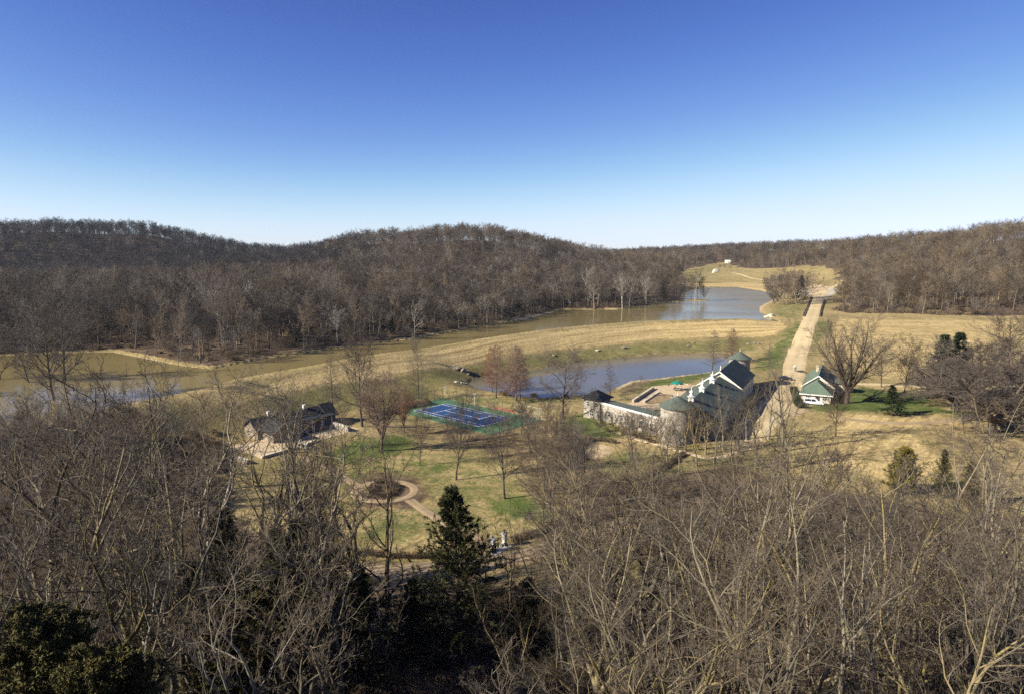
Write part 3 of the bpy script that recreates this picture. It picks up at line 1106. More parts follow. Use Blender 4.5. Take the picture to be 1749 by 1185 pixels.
def build_ground():
    ang = np.concatenate([np.linspace(R(-62), R(-41), 70)[:-1], np.linspace(R(-41), R(41), 560)[:-1], np.linspace(R(41), R(62), 70)])
    rad = [1.0, 4, 8, 12, 16]
    r = 18.0
    while r < 3200:
        rad.append(r)
        r *= 1.0088 if r < 900 else 1.016
    rad = np.array(rad)
    na, nr = len(ang), len(rad)
    A, RR = np.meshgrid(ang, rad)
    P = np.stack([np.sin(A) * RR, np.cos(A) * RR], -1).reshape(-1, 2)
    z = height(P)
    ids = np.arange(na * nr).reshape(nr, na)
    q = np.stack([ids[:-1, :-1], ids[:-1, 1:], ids[1:, 1:], ids[1:, :-1]], -1).reshape(-1, 4)
    # back of the viewpoint, coarse
    me = mesh_np('ground', np.column_stack([P, z]), q[:, ::-1], smooth=True)
    cov = {k: np.zeros(len(P)) for k in ('hay', 'olive', 'green', 'litter', 'dirt', 'stone')}
    for nm, val, poly in covers:
        W = gp(*poly)[:, :2]
        soft = 1.2 if nm in ('dirt', 'stone') else (5.0 if nm == 'green' else 3.0)
        lo, hi = W.min(0) - 8, W.max(0) + 8
        m = np.nonzero(((P > lo) & (P < hi)).all(1))[0]
        if len(m) == 0:
            continue
        sdv = sdist(P[m], W)
        f = val * sm(soft, -soft, sdv)
        cov[nm][m] = np.maximum(cov[nm][m], f)
    far = np.hypot(P[:, 0], P[:, 1])
    w = wooded(P).astype(float)
    w = np.maximum(w, sm(92, 82, P[:, 1]) * (np.abs(P[:, 0]) < 150) * .8)
    cov['litter'] = np.maximum(cov['litter'], w)
    for k, v in cov.items():
        fattr(me, k, v)
    d, side, arc = seg_dist(P, crest, False)
    fattr(me, 'dam_d', d)
    fattr(me, 'dam_s', arc)
    o = link('ground', me, M['ground'])
    tag(o, 'valley floor, dam and wooded hills of tan winter grass and leaf litter', None, None, 'structure')
    return o


build_ground()


def flat_sheet(name, poly, z, mat, grow_=0):
    b = MB()
    n = len(poly)
    b.add([(p[0], p[1], z) for p in poly], [tuple(range(n))])
    o = b.build(name, mat)
    for p in o.data.polygons:
        if p.normal.z < 0:
            p.flip()
    return tag(o, None, None, None, 'structure')


lk = flat_sheet('lake', [(-420, 250)] + [tuple(p) for p in (gz(0, 560, LAKE_Z), gz(500, 540, LAKE_Z), gz(900, 515, LAKE_Z), gz(1150, 470, LAKE_Z), gz(1300, 475, LAKE_Z), gz(1345, 505, LAKE_Z), gz(1345, 541, LAKE_Z))] +
                [tuple(c) for c in crest[16::-1]] + [(-300, 90)], LAKE_Z, M['lake'])
lk['label'] = 'brown flooded lake held behind the curved grass dam'
pc = pond_poly.mean(0)
pd = flat_sheet('pond', [tuple(pc + (p - pc) * 1.12) for p in pond_poly], POND_Z, M['pond'])
pd['label'] = 'grey blue pond below the grass dam'


def resample(W, step):
    W = np.asarray(W, float)
    # Catmull-Rom through the points
    out = []
    n = len(W)
    for i in range(n - 1):
        p0, p1, p2, p3 = W[max(i - 1, 0)], W[i], W[i + 1], W[min(i + 2, n - 1)]
        m = max(2, int(np.linalg.norm((p2 - p1)[:2]) / step))
        for k in range(m):
            t = k / m
            out.append(.5 * ((2 * p1) + (-p0 + p2) * t + (2 * p0 - 5 * p1 + 4 * p2 - p3) * t * t + (-p0 + 3 * p1 - 3 * p2 + p3) * t ** 3))
    out.append(W[-1])
    return np.array(out)


def strip(name, pts, widths, mat, off=.07, step=1.5, label=None, nx=7, px=True):
    W = gp(*pts)[:, :2] if px else np.asarray(pts, float)
    W = np.column_stack([W, widths if np.ndim(widths) else np.full(len(W), widths)])
    S = resample(W, step)
    T = np.gradient(S[:, :2], axis=0)
    T = unit(T)
    Nn = np.stack([T[:, 1], -T[:, 0]], 1)
    ax = np.linspace(-1, 1, nx)
    rg = np.random.default_rng(len(S))
    wob = 1 + .05 * np.convolve(rg.normal(size=len(S) + 24), np.ones(25) / 5, 'valid')[:len(S)]
    P = S[:, None, :2] + Nn[:, None, :] * (ax[None, :, None] * (S[:, 2] * .5 * wob)[:, None, None])
    z = height(P.reshape(-1, 2)) + off
    edge = np.tile((np.abs(ax) > .99), len(S))
    z = np.where(edge, z - off - .05, z)
    ids = np.arange(len(S) * nx).reshape(len(S), nx)
    q = np.stack([ids[:-1, :-1], ids[:-1, 1:], ids[1:, 1:], ids[1:, :-1]], -1).reshape(-1, 4)
    me = mesh_np(name, np.column_stack([P.reshape(-1, 2), z]), q, smooth=True)
    if me.polygons[0].normal.z < 0:
        me.flip_normals()
    fattr(me, 'across', np.tile(ax, len(S)))
    o = link(name, me, mat)
    return tag(o, label, None, None, 'structure')


strip('road', ((1404, 497), (1398, 508), (1385, 541), (1371, 580), (1358, 619), (1355, 643), (1349, 665), (1331, 688), (1298, 719), (1268, 748)), [11, 9, 8.6, 8.6, 8.6, 8.2, 9, 11, 11, 8], M['road'], .09,
      label='tan gravel road running over the dam')
strip('path', ((1400, 491), (1375, 487), (1340, 482), (1310, 479.5), (1280, 474), (1262, 468), (1250, 466)), 5, M['road'], .1, 3, label='pale track crossing the far meadow')
strip('path', ((1412, 494), (1424, 491), (1432, 486), (1436, 480)), 6, M['road'], .12, 3, label='pale track turning into the right hand wood')
strip('road', ((500, 968), (560, 970), (640, 973), (700, 972), (770, 966), (850, 957), (900, 946), (960, 930), (1040, 905), (1100, 880)), 5.2, M['path'], .08, 1.2, label='tan lane below the park lawn')
strip('path', ((516, 778), (540, 792), (570, 806), (602, 824), (622, 836)), 2.2, M['path'], .07, 1, label='tan footpath from terrace steps to round garden')
strip('path', ((700, 853), (730, 874), (765, 895), (800, 912), (838, 934)), 2.4, M['path'], .07, 1, label='tan footpath from round garden to gate pillars')
rc = g(658, 838)
ring = [(rc[0] + 5.6 * math.cos(a), rc[1] + 5.2 * math.sin(a)) for a in np.linspace(0, 2 * math.pi, 25)]
strip('path', ring, 1.9, M['path'], .085, 1, label='ring path round the circular garden bed', px=False)
strip('path', ((1058, 738), (1090, 750), (1130, 760), (1170, 772), (1215, 782), (1260, 772)), 1.6, M['patio'], .08, 1, label='pale stone walk below the long stone wing')
strip('path', ((1430, 713), (1500, 721), (1560, 722), (1640, 716), (1700, 708), (1760, 690)), 3.4, M['path'], .07, 1.5, label='tan lane past the big spreading oak')
strip('path', ((1378, 662), (1440, 655), (1500, 656), (1580, 660), (1660, 662), (1760, 655)), 4.2, M['road'], .07, 1.5, label='tan lane behind the green roofed house')

# ------------------------------------------------------------------ barn group
BO = np.array([43.7, 163.0])
BA = math.atan2(.46, .888)
bx = np.array([.888, -.46])
by = np.array([.46, .888])
gb = .7


def window(parent, x, y, z, w, h, face, frame='white', depth=.12):
    """a window on a wall: frame part with a pane sub-part; face = outward axis ('x-','x+','y-','y+')"""
    f, p = MB(), MB()
    t = .09
    s = 1 if face[1] == '+' else -1
    for (a0, a1, c0, c1) in ((-w / 2 - t, w / 2 + t, -t, 0), (-w / 2 - t, w / 2 + t, h, h + t), (-w / 2 - t, -w / 2, 0, h), (w / 2, w / 2 + t, 0, h), (-.03, .03, 0, h), (-w / 2, w / 2, h / 2 - .03, h / 2 + .03)):
        lo, hi = sorted((0.003 * s, depth * s))
        if face[0] == 'y':
            f.box(x + a0, x + a1, y + lo, y + hi, z + c0, z + c1)
        else:
            f.box(x + lo, x + hi, y + a0, y + a1, z + c0, z + c1)
    lo, hi = sorted((.002 * s, .05 * s))
    if face[0] == 'y':
        p.box(x - w / 2, x + w / 2, y + lo, y + hi, z, z + h)
    else:
        p.box(x + lo, x + hi, y - w / 2, y + w / 2, z, z + h)
    fo = f.build('window', M[frame], parent)
    p.build('pane', M['glass'], fo)
    return fo


def gable_roof(mb, hw, y0, y1, ze, zr, oh=.45, th=.22):
    k = (zr - ze) / hw
    zo = ze - k * oh
    for s in (-1, 1):
        mb.slab([(0, y0 - oh, zr + .1), (s * (hw + oh), y0 - oh, zo + .1), (s * (hw + oh), y1 + oh, zo + .1), (0, y1 + oh, zr + .1)], th)


def gable_walls(mb, hw, y0, y1, z0, ze, zr):
    mb.add([(-hw, y0, z0), (hw, y0, z0), (hw, y0, ze), (0, y0, zr - .12), (-hw, y0, ze), (-hw, y1, z0), (hw, y1, z0), (hw, y1, ze), (0, y1, zr - .12), (-hw, y1, ze)],
           [(0, 1, 2, 3, 4), (9, 8, 7, 6, 5), (0, 4, 9, 5), (1, 6, 7, 2), (4, 3, 8, 9), (3, 2, 7, 8), (0, 5, 6, 1)])


def cupola(parent, y, z):
    b = MB()
    b.box(-.62, .62, y - .62, y + .62, z - .8, z + .95)
    b.lathe([(.95, z + .9), (.95, z + 1.0)], 4, (0, y), math.pi / 4)
    o = b.build('cupola', M['white'], parent)
    lv = MB()
    for s in (-1, 1):
        for zz in (.15, .33, .51, .69):
            lv.box(-.4, .4, y + s * .62, y + s * .66, z + zz, z + zz + .1)
            lv.box(s * .62, s * .66, y - .4, y + .4, z + zz, z + zz + .1)
    lv.build('louvre', M['metal'], o)
    r = MB().lathe([(1.0, z + 1.0), (.62, z + 1.25), (.36, z + 1.6), (.3, z + 1.85), (.5, z + 1.95), (.55, z + 2.15), (.32, z + 2.4), (.12, z + 2.6), (.05, z + 3.3), (.01, z + 3.5)], 12, (0, y))
    r.build('cap', M['white'], o)
    return o


barn = thing('barn', (BO[0], BO[1], 0), 'long stone barn with green gable roofs and three white cupolas beside the pond', 'barn', -BA)
w = MB()
gable_walls(w, 7.2, -3.0, 36.0, gb - 1.0, 5.3, 9.0)
w.build('lower_wall', M['stone'], barn)
r = MB()
gable_roof(r, 7.5, -3.0, 35.4, 5.25, 9.05)
r.build('lower_roof', M['roof_green'], barn)
w = MB()
gable_walls(w, 6.1, 36.0, 60.5, gb - 1.0, 6.2, 10.5)
w.build('hall_wall', M['cream'], barn)
r = MB()
gable_roof(r, 6.1, 36.0, 60.5, 6.2, 10.55, .5)
r.build('hall_roof', M['roof_green'], barn)
tr = MB()
for s in (-1, 1):           # white barge boards on the hall gable
    a = (0, 35.44, 10.6)
    b = (s * 6.62, 35.44, 5.88)
    tr.add([(a[0], 35.40, a[2] + .06), (b[0], 35.40, b[2] + .06), (b[0], 35.40, b[2] - .36), (a[0], 35.40, a[2] - .36),
            (a[0], 35.48, a[2] + .06), (b[0], 35.48, b[2] + .06), (b[0], 35.48, b[2] - .36), (a[0], 35.48, a[2] - .36)],
           [(0, 1, 2, 3), (7, 6, 5, 4), (0, 4, 5, 1), (2, 6, 7, 3), (1, 5, 6, 2), (0, 3, 7, 4)])
tr.build('barge_board', M['white'], barn)
for y in (0.0, 12.2, 25.4):
    cupola(barn, y, 9.0)
fin = MB().lathe([(.16, 10.5), (.22, 10.9), (.1, 11.1), (.16, 11.4), (.03, 12.1)], 8, (0, 37.0))
fin.build('finial', M['white'], barn)
ch = MB().box(-5.2, -4.5, 1.2, 1.9, 5.6, 8.9).box(-5.3, -4.4, 1.1, 2.0, 8.9, 9.05)
ch.build('chimney', M['stone'], barn)
for y in (2.5, 7.5, 12.5, 17.5, 22.5, 27.5, 32.5):
    window(barn, -7.2, y, 2.2, 1.1, 1.5, 'x-')
for y in (3, 9, 15, 21, 27, 33):
    window(barn, 7.2, y, 2.2, 1.1, 1.5, 'x+')
window(barn, 1.5, -3.0, 5.4, 1.0, 1.4, 'y-')
window(barn, 4.2, -3.0, 2.0, 1.1, 1.5, 'y-')
for y in (40, 46, 52, 57):
    window(barn, 6.1, y, 2.4, 1.1, 1.6, 'x+')
    window(barn, -6.1, y, 2.4, 1.1, 1.6, 'x-')
dr = MB().box(-1.5, 1.5, 60.5, 60.58, gb, 3.6)
dr.build('door', M['wood_dark'], barn)


def round_tower(x, y, r, z0, ze, za, label, nw):
    t = thing('round_tower', (x, y, 0), label, 'tower', -BA)
    MB().lathe([(r, z0 - 1), (r, ze)], 40).build('wall', M['stone'], t, smooth=False)
    MB().lathe([(r + .12, ze - .12), (r + .12, ze + .12)], 40).build('cornice', M['white'], t)
    MB().lathe([(r + .5, ze + .02), (r + .5, ze + .14), ((r + .4) * .55, ze + (za - ze) * .5), (.12, za)], 40).build('roof', M['roof_green'], t)
    MB().lathe([(.12, za - .05), (.16, za + .25), (.06, za + .4), (.02, za + .9)], 8).build('finial', M['white'], t)
    for a, z in nw:
        f, p = MB(), MB()
        cx, cy = math.cos(a), math.sin(a)
        for (u0, u1, c0, c1) in ((-.55, .55, -.1, 0), (-.55, .55, 1.3, 1.4), (-.55, -.45, 0, 1.3), (.45, .55, 0, 1.3)):
            q = [(cx * rr - cy * u, cy * rr + cx * u, z + c) for c in (c0, c1) for rr in (r - .1, r + .08) for u in (u0, u1)]
            f.add(q, [(0, 1, 3, 2), (4, 6, 7, 5), (0, 4, 5, 1), (2, 3, 7, 6), (0, 2, 6, 4), (1, 5, 7, 3)])
        q = [(cx * rr - cy * u, cy * rr + cx * u, z + c) for c in (0, 1.3) for rr in (r - .1, r + .03) for u in (-.45, .45)]
        p.add(q, [(0, 1, 3, 2), (4, 6, 7, 5), (0, 4, 5, 1), (2, 3, 7, 6), (0, 2, 6, 4), (1, 5, 7, 3)])
        fo = f.build('window', M['white'], t)
        p.build('pane', M['glass'], fo)
    return t


round_tower(38.9, 157.0, 3.85, .6, 8.9, 11.5, 'wide round stone tower with green cone roof joined to the long stone wing', [(R(215), 5.2), (R(275), 3.0), (R(170), 3.0)])
round_tower(74.8, 221.5, 3.3, 1, 10.1, 12.5, 'round stone tower with green cone roof rising behind the hall gable', [(R(200), 7.5), (R(150), 7.5)])

# pavilion and the long wing between it and the near tower
pv = np.array([23.1, 181.5])
pz = H(*pv)
pav = thing('pavilion', (pv[0], pv[1], pz), 'square stone pavilion with dark pyramid roof at the far end of the long wing', 'pavilion', R(-40))
MB().box(-2.6, 2.6, -2.6, 2.6, -.8, 5.2).build('wall', M['stone'], pav)
b = MB()
e = 3.3
b.add([(-e, -e, 5.05), (e, -e, 5.05), (e, e, 5.05), (-e, e, 5.05), (0, 0, 7.4), (-e, -e, 5.25), (e, -e, 5.25), (e, e, 5.25), (-e, e, 5.25)],
      [(3, 2, 1, 0), (0, 1, 6, 5), (1, 2, 7, 6), (2, 3, 8, 7), (3, 0, 5, 8), (5, 6, 4), (6, 7, 4), (7, 8, 4), (8, 5, 4)])
b.build('roof', M['roof_dark'], pav)
MB().lathe([(.08, 7.3), (.1, 7.6), (.02, 8.6)], 8).build('finial', M['white'], pav)
for s in (-1, 1):
    window(pav, s * 1.2, -2.6, 3.2, .9, 1.2, 'y-')
window(pav, 0, -2.6, .6, 1.0, 1.5, 'y-')
window(pav, -2.6, 0, 3.2, .9, 1.2, 'x-')
MB().box(2.6, 2.66, -.7, .7, 2.4, 4.6).build('door', M['white'], pav)

wa, wb_ = np.array([24.2, 178.0]), np.array([36.6, 160.3])
wd_ = wb_ - wa
wl = float(np.linalg.norm(wd_))
wang = math.atan2(wd_[1], wd_[0])
wing = thing('stone_wing', (wa[0], wa[1], 0), 'long low white stone wing with flat dark green roof running to the near tower', 'building', wang)
MB().box(0, wl, -.45, 3.4, -.6, 5.0).build('wall', M['stone'], wing)
MB().box(-.1, wl, -.75, -.48, 4.85, 5.35).build('parapet', M['white'], wing)
MB().slab([(0, -.46, 5.05), (wl, -.46, 5.05), (wl, 3.7, 5.25), (0, 3.7, 5.25)], .18).build('roof', M['roof_green'], wing)
for x in (3.0, 7.5):
    window(wing, x, -.45, 2.0, .9, 1.3, 'y-')
for x in (14.6, 16.4, 18.2):
    window(wing, x, -.45, 1.3, 1.2, 2.0, 'y-', 'white', .2)
MB().box(11.0, 12.3, -.5, -.452, .7, 3.0).build('door', M['wood_dark'], wing)

# court yard behind the wing
patio = gp((1066, 692), (1082, 686), (1118, 661), (1168, 657), (1192, 660), (1180, 672), (1150, 690), (1130, 700), (1100, 703))[:, :2]
pz = max(height(patio)) + .15
b = MB()
b.prism([tuple(p) for p in patio], pz - 1.4, pz)
tag(b.build('patio', M['patio']), 'tan stone courtyard patio between the barn and the pond', None, None, 'structure')


def wall_px(name, a, b_, h, th, mat, label, z0=None, cat='wall'):
    A, B = g(*a), g(*b_)
    L = float(np.hypot(*(B - A)[:2]))
    t = thing(name, (A[0], A[1], min(A[2], B[2]) if z0 is None else z0), label, cat, math.atan2(B[1] - A[1], B[0] - A[0]))
    MB().box(0, L, -th / 2, th / 2, -.6, h - .12).build('wall', mat, t)
    MB().box(-.05, L + .05, -th / 2 - .06, th / 2 + .06, h - .12, h).build('coping', M['rock_pale'], t)
    return t


wall_px('retaining_wall', (1081, 688), (1116, 666), 1.25, .5, M['stone_tan'], 'long low retaining wall with pale coping on the pond side of the courtyard')
wall_px('retaining_wall', (1100, 688), (1126, 672), .85, .4, M['stone_tan'], 'low garden wall in the middle of the courtyard patio')
bed = gp((1127, 674), (1148, 676), (1146, 688), (1104, 690))[:, :2]
b = MB().prism([tuple(p) for p in bed], pz - .2, pz + .25)
tag(b.build('garden_bed', M['weeds']), 'brown winter garden bed raised on the courtyard patio', 'garden bed')

um = g(1156, 668)
uo = thing('parasol', (um[0], um[1], pz), 'open green parasol standing on the courtyard patio', 'parasol')
b = MB()
n = 8
vs = [(0, 0, 3.15)]
for rr, zz in ((.9, 2.92), (1.95, 2.45), (1.95, 2.28)):
    vs += [(rr * math.cos(2 * math.pi * i / n), rr * math.sin(2 * math.pi * i / n), zz) for i in range(n)]
fs = [(0, 1 + i, 1 + (i + 1) % n) for i in range(n)]
for j in (0, 1):
    fs += [(1 + j * n + i, 1 + (j + 1) * n + i, 1 + (j + 1) * n + (i + 1) % n, 1 + j * n + (i + 1) % n) for i in range(n)]
b.add(vs, fs)
b.build('canopy', M['umbrella'], uo)
MB().lathe([(.035, 0), (.035, 3.2), (.06, 3.25), (.01, 3.4)], 8).build('pole', M['white'], uo)
MB().lathe([(.4, 0), (.4, .08), (.1, .16)], 16).build('base', M['metal_dark'], uo)
tb = thing('patio_table', (um[0] + .2, um[1] - .2, pz), 'round dark patio table under the green parasol', 'table')
MB().lathe([(.08, .69), (.75, .7), (.75, .74), (.06, .74)], 20).build('table_top', M['metal_dark'], tb)
for k in range(4):
    a = k * math.pi / 2 + .4
    MB().bar((.5 * math.cos(a), .5 * math.sin(a), .7), (.6 * math.cos(a), .6 * math.sin(a), 0), .03).build('leg', M['metal_dark'], tb)
for k, (a, dsc) in enumerate(((.3, 'on the pond side of'), (1.9, 'behind'), (3.6, 'on the wing side of'), (5.2, 'in front of'))):
    c = thing('patio_chair', (um[0] + .2 + 1.25 * math.cos(a), um[1] - .2 + 1.25 * math.sin(a), pz), 'dark metal patio chair %s the round parasol table' % dsc, 'chair', a + math.pi / 2, 'chairs round the parasol table')
    MB().box(-.24, .24, -.24, .24, .42, .47).build('seat', M['metal_dark'], c)
    MB().box(-.24, .24, -.28, -.24, .47, .95).build('backrest', M['metal_dark'], c)
    for sx in (-.2, .2):
        for sy in (-.2, .2):
            MB().bar((sx, sy, 0), (sx, sy, .42), .022).build('leg', M['metal_dark'], c)
gq = g(1158, 659)
gr = thing('grill', (gq[0], gq[1], pz if True else gq[2]), 'black covered grill at the pond edge of the patio', 'grill')
MB().box(-.7, .7, -.35, .35, .12, .85).build('body', M['metal_dark'], gr)
MB().lathe([(.42, .85), (.42, 1.0), (.3, 1.2), (.02, 1.28)], 12).build('lid', M['metal_dark'], gr)
for sx in (-.55, .55):
    MB().box(sx - .08, sx + .08, -.3, .3, 0, .12).build('foot', M['metal_dark'], gr)


def boulder(name, x, y, r, mat, label, seed, z=None, flat=.6, group=None, cat='boulder'):
    rg = np.random.default_rng(seed)
    import bmesh
    bm = bmesh.new()
    bmesh.ops.create_icosphere(bm, subdivisions=3, radius=1.0)
    ph = rg.uniform(0, 6, 9)
    for v in bm.verts:
        c = v.co
        k = 1 + .22 * math.sin(c.x * 2.1 + ph[0]) * math.cos(c.y * 2.3 + ph[1]) + .14 * math.sin(c.z * 3.7 + c.x * 3 + ph[2]) + .07 * math.sin(c.y * 7 + ph[3]) * math.sin(c.x * 6 + ph[4])
        v.co = c * k
        v.co.x *= r * (1 + .3 * math.sin(ph[5]))
        v.co.y *= r
        v.co.z *= r * flat
    me = bpy.data.meshes.new(name)
    bm.to_mesh(me)
    bm.free()
    me.materials.append(mat)
    o = link(name, me)
    o.location = (x, y, (H(x, y) if z is None else z) + r * flat * .35)
    o.rotation_euler.z = rg.uniform(0, 6)
    return tag(o, label, cat, group)


for k in range(9):
    p = g(1128 + k * 6.5, 660.5 - k * .25)
    boulder('garden_stone', p[0], p[1], random.uniform(.45, .8), M['rock_pale'] if k % 2 else M['rock'], 'rough stone in the row edging the pond side of the patio', 40 + k, None, .7, 'stones edging the patio', 'stone')

# rocks lying on the dam face and bank
for k, (px, py, r_, lb) in enumerate(((1021, 599, .9, 'single pale rock lying above the pond, left of the rock pair'), (1065, 594.5, 1.1, 'larger rock of the pair on the bank above the pond'),
                                      (1071, 594.0, .7, 'smaller rock of the pair on the bank above the pond'), (946, 607, .8, 'dark rock on the dam foot near the grey spreading tree'),
                                      (1176, 591.5, .9, 'low dark rock on the bank nearest the two barn side cypresses'), (1184, 586, .8, 'dark rock higher up the dam above the two cypresses'),
                                      (1278, 588, .8, 'dark rock on the dam right of the reddish cypress'), (1289, 586, .7, 'small dark rock midway on the dam near the road'),
                                      (1295, 588, .8, 'dark rock on the dam closest to the road'))):
    p = g(px, py)
    boulder('rock', p[0], p[1], r_, M['rock'] if k else M['rock_pale'], lb, 70 + k, None, .5, 'rocks on the dam face', 'rock')
p = g(786, 633)
for k, (dx, dy, r_, lb) in enumerate(((-1.4, 0, 1.3, 'left boulder of the dark heap at the pond tip'), (1.0, .4, 1.6, 'biggest boulder of the dark heap at the pond tip'), (2.9, -.3, .9, 'right boulder of the dark heap at the pond tip'))):
    boulder('boulder', p[0] + dx, p[1] + dy, r_, M['rock'], lb, 90 + k, None, .6, 'boulders heaped at the pond tip')
for k, (px, py, r_, lb) in enumerate(((1316, 541, 2.2, 'bigger pale rock on the lake corner beside the dam'), (1309, 542.5, 1.5, 'smaller pale rock on the lake corner beside the dam'), (1222, 466, 4.5, 'pale rock mound by the trees in the far meadow'))):
    p = g(px, py)
    boulder('pale_rock', p[0], p[1], r_, M['rock_pale'], lb, 60 + k, None, .5 if k < 2 else .75, None, 'rock')
p = g(797, 654)
for k in range(5):
    q = g(778 + k * 4.5, 652 + k * .9)
    boulder('shore_stone', q[0], q[1], .55, M['rock_pale'], 'white stone in the short row along the pond tip', 120 + k, None, .5, 'white stones at the pond tip', 'stone')
# ------------------------------------------------------------------ house, cars, tennis court, pool house, gate
HO = np.array([93.6, 205.0])
HA = math.atan2(.454, .891)
gh = H(93, 203)
house = thing('house', (HO[0], HO[1], 0), 'cream house with two stepped green roofs beside the gravel drive', 'house', -HA)
w = MB()
gable_walls(w, 4.2, 0, 21, gh - 1, 4.3, 7.4)
w.build('wall', M['cream'], house)
r = MB()
gable_roof(r, 4.2, 0, 21, 4.3, 7.45, .55, .2)
r.build('roof', M['roof_house'], house)
tr = MB()
for s in (-1, 1):
    tr.add([(0, -.62, 7.56), (s * 4.8, -.62, 4.02), (s * 4.8, -.62, 3.66), (0, -.62, 7.2), (0, -.56, 7.56), (s * 4.8, -.56, 4.02), (s * 4.8, -.56, 3.66), (0, -.56, 7.2)],
           [(0, 1, 2, 3), (7, 6, 5, 4), (0, 4, 5, 1), (2, 6, 7, 3), (1, 5, 6, 2), (0, 3, 7, 4)])
tr.build('barge_board', M['white'], house)
MB().box(-3.9, 3.9, -9.6, -.01, gh - 1, 3.5).build('porch_wall', M['cream'], house)
b = MB()
e, zz, zt = 4.5, 3.45, 6.45
top = [(-e, -10.3, zz), (e, -10.3, zz), (e, -.02, zz), (-e, -.02, zz), (0, -4.6, zt), (0, -.02, zt)]
b.add(top + [(p[0], p[1], p[2] - .16) for p in top[:4]], [(0, 1, 4), (1, 2, 5, 4), (3, 0, 4, 5), (2, 3, 5), (9, 8, 7, 6), (0, 6, 7, 1), (1, 7, 8, 2), (2, 8, 9, 3), (3, 9, 6, 0)])
b.build('porch_roof', M['roof_house'], house)
b = MB()
b.box(-4.56, 4.56, -10.36, -10.3, 3.2, 3.5).box(-4.56, -4.5, -10.3, 0, 3.2, 3.5).box(4.5, 4.56, -10.3, 0, 3.2, 3.5)
b.build('fascia', M['white'], house)
window(house, -2.2, -9.6, 1.9, 1.1, 1.1, 'y-')
window(house, 2.4, -9.6, 1.9, 1.1, 1.1, 'y-')
window(house, -3.9, -5, 1.9, 1.1, 1.1, 'x-')
for y in (3, 8, 13, 18):
    window(house, -4.2, y, 1.9, 1.0, 1.3, 'x-')
    window(house, 4.2, y, 1.9, 1.0, 1.3, 'x+')
dq = MB().box(-.1, 1.0, -9.68, -9.6, gh, 3.1)
dd = dq.build('door', M['wood_dark'], house)
MB().box(.8, .9, -9.74, -9.68, gh + 1.0, gh + 1.12).build('handle', M['metal'], dd)
w = MB()
w.box(4.21, 8.6, 9.0, 14.0, gh - 1, 3.4)
w.build('side_wall', M['cream'], house)
r = MB()
r.slab([(4.3, 8.6, 4.3), (9.1, 8.6, 3.3), (9.1, 11.5, 4.4), (4.3, 11.5, 5.2)], .18).slab([(4.3, 14.4, 4.3), (9.1, 14.4, 3.3), (9.1, 11.5, 4.4), (4.3, 11.5, 5.2)], .18)
r.build('side_roof', M['roof_house'], house)
MB().box(-1.4, -.7, 12, 12.8, 6.2, 8.5).box(-1.5, -.6, 11.9, 12.9, 8.5, 8.65).build('chimney', M['stone_tan'], house)


def loft(sections):
    """cross sections (lists of equal length) joined into a closed body"""
    b = MB()
    n = len(sections[0])
    vs = [p for s in sections for p in s]
    fs = [(j * n + i, j * n + (i + 1) % n, (j + 1) * n + (i + 1) % n, (j + 1) * n + i) for j in range(len(sections) - 1) for i in range(n)]
    fs += [tuple(range(n))[::-1], tuple((len(sections) - 1) * n + i for i in range(n))]
    return b.add(vs, fs)


